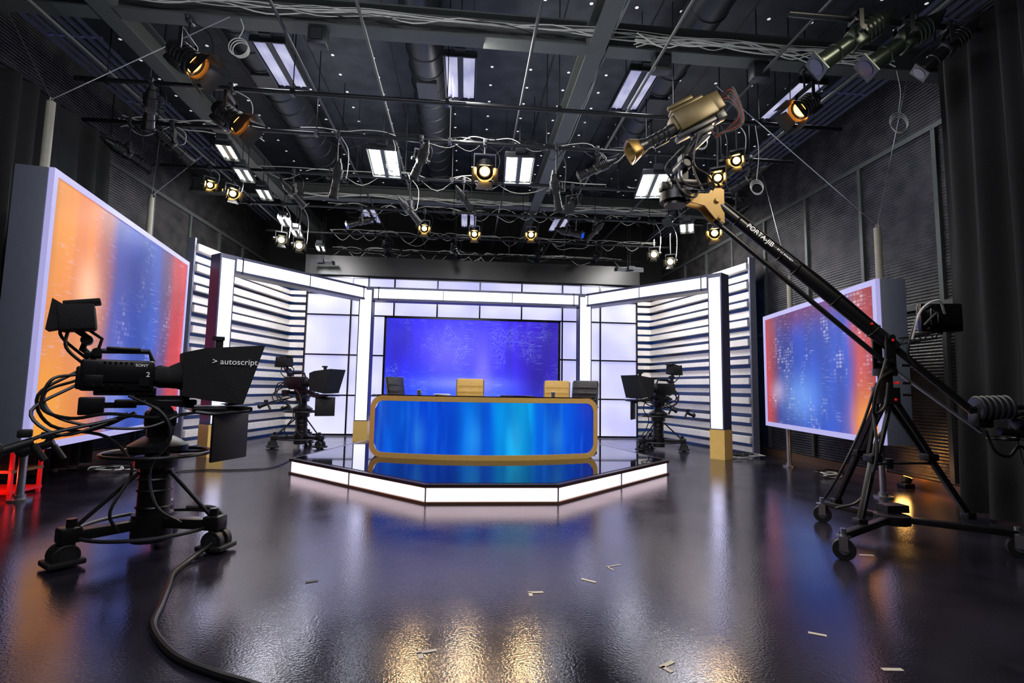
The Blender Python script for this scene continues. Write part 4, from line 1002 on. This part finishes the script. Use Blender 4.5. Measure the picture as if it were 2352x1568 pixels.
light('red_work_light', 'POINT', (-4.75, 5.65, .2), 5, (1, .05, .03), shadow_soft_size=.08)
e = thing('floor_uplight', 'small black floor lamp glowing amber against the wall', 'lamp', (5.75, 6.3, 0))
MB().box((0, 0, .03), (.14, .14, .06), bev=.01).cyl((0, 0, .06), (.03, 0, .13), .05, .06, n=16).obj('lamp_housing', BLK, e)
MB().cyl((.03, 0, .13), (.032, 0, .135), .05, n=16).obj('lens', AMB, e)
light('amber_lamp', 'POINT', (5.7, 6.3, .25), 4, (1, .5, .12), shadow_soft_size=.08)

# ------------------------------------------------------------------ area lights without fixtures
light('slat_fill', 'AREA', (-3.6, 10.3, 4.5), 125, (1, .97, .97), None, (-4.8, 11.4, 1.6), shape='RECTANGLE', size=.5, size_y=1.0)  # both slat lights are added fill to brighten the slats
light('slat_fill', 'AREA', (4.1, 10.3, 4.5), 125, (1, .97, .94), None, (5.3, 11.3, 1.6), shape='RECTANGLE', size=.5, size_y=1.0)
light('front_fill', 'AREA', (-.5, .8, 5.0), 110, (.92, .9, 1), None, (0, 6, 1.5), shape='RECTANGLE', size=3, size_y=1)  # added front fill, no lamp body modelled
light('side_wall_light', 'AREA', (0, 6.5, 5.0), 60, (1, .95, .9), None, (5.9, 7.0, 2.8), shape='RECTANGLE', size=2, size_y=.6)  # this and the next: area lights aimed at the side walls
light('side_wall_light', 'AREA', (0, 7.5, 5.0), 60, (1, .95, .9), None, (-5.7, 8.5, 3.4), shape='RECTANGLE', size=2, size_y=.6)
light('crane_area_light', 'AREA', (3.6, 2.4, 4.9), 20, (1, .88, .7), None, (2.2, 5, 2.6), shape='RECTANGLE', size=1, size_y=.6, spread=rad(80))  # warm area light aimed toward the crane head
light('ceiling_bounce_fill', 'AREA', (0, 6.5, 3.4), 90, (.82, .93, 1), None, (0, 6.5, 6), shape='RECTANGLE', size=9, size_y=9)  # unseen upward fill added to brighten the ceiling and rig

w = D.worlds.new('studio_world'); SC.world = w; w.use_nodes = True
w.node_tree.nodes['Background'].inputs[0].default_value = (.3, .35, .5, 1); w.node_tree.nodes['Background'].inputs[1].default_value = .05

# ------------------------------------------------------------------ camera
cam = D.objects.new('camera', D.cameras.new('camera')); COL.objects.link(cam)
cam.matrix_world = Matrix.Translation((0, 0, 1.2)) @ Matrix.Rotation(rad(-5.2), 4, 'Z') @ Matrix.Rotation(rad(95.2), 4, 'X') @ Matrix.Rotation(rad(1.0), 4, 'Z')
cam.data.sensor_width = 36; cam.data.lens = 18; cam.data.clip_start = .05
SC.camera = cam
SC.view_settings.view_transform = 'Standard'
SC.view_settings.exposure = .25
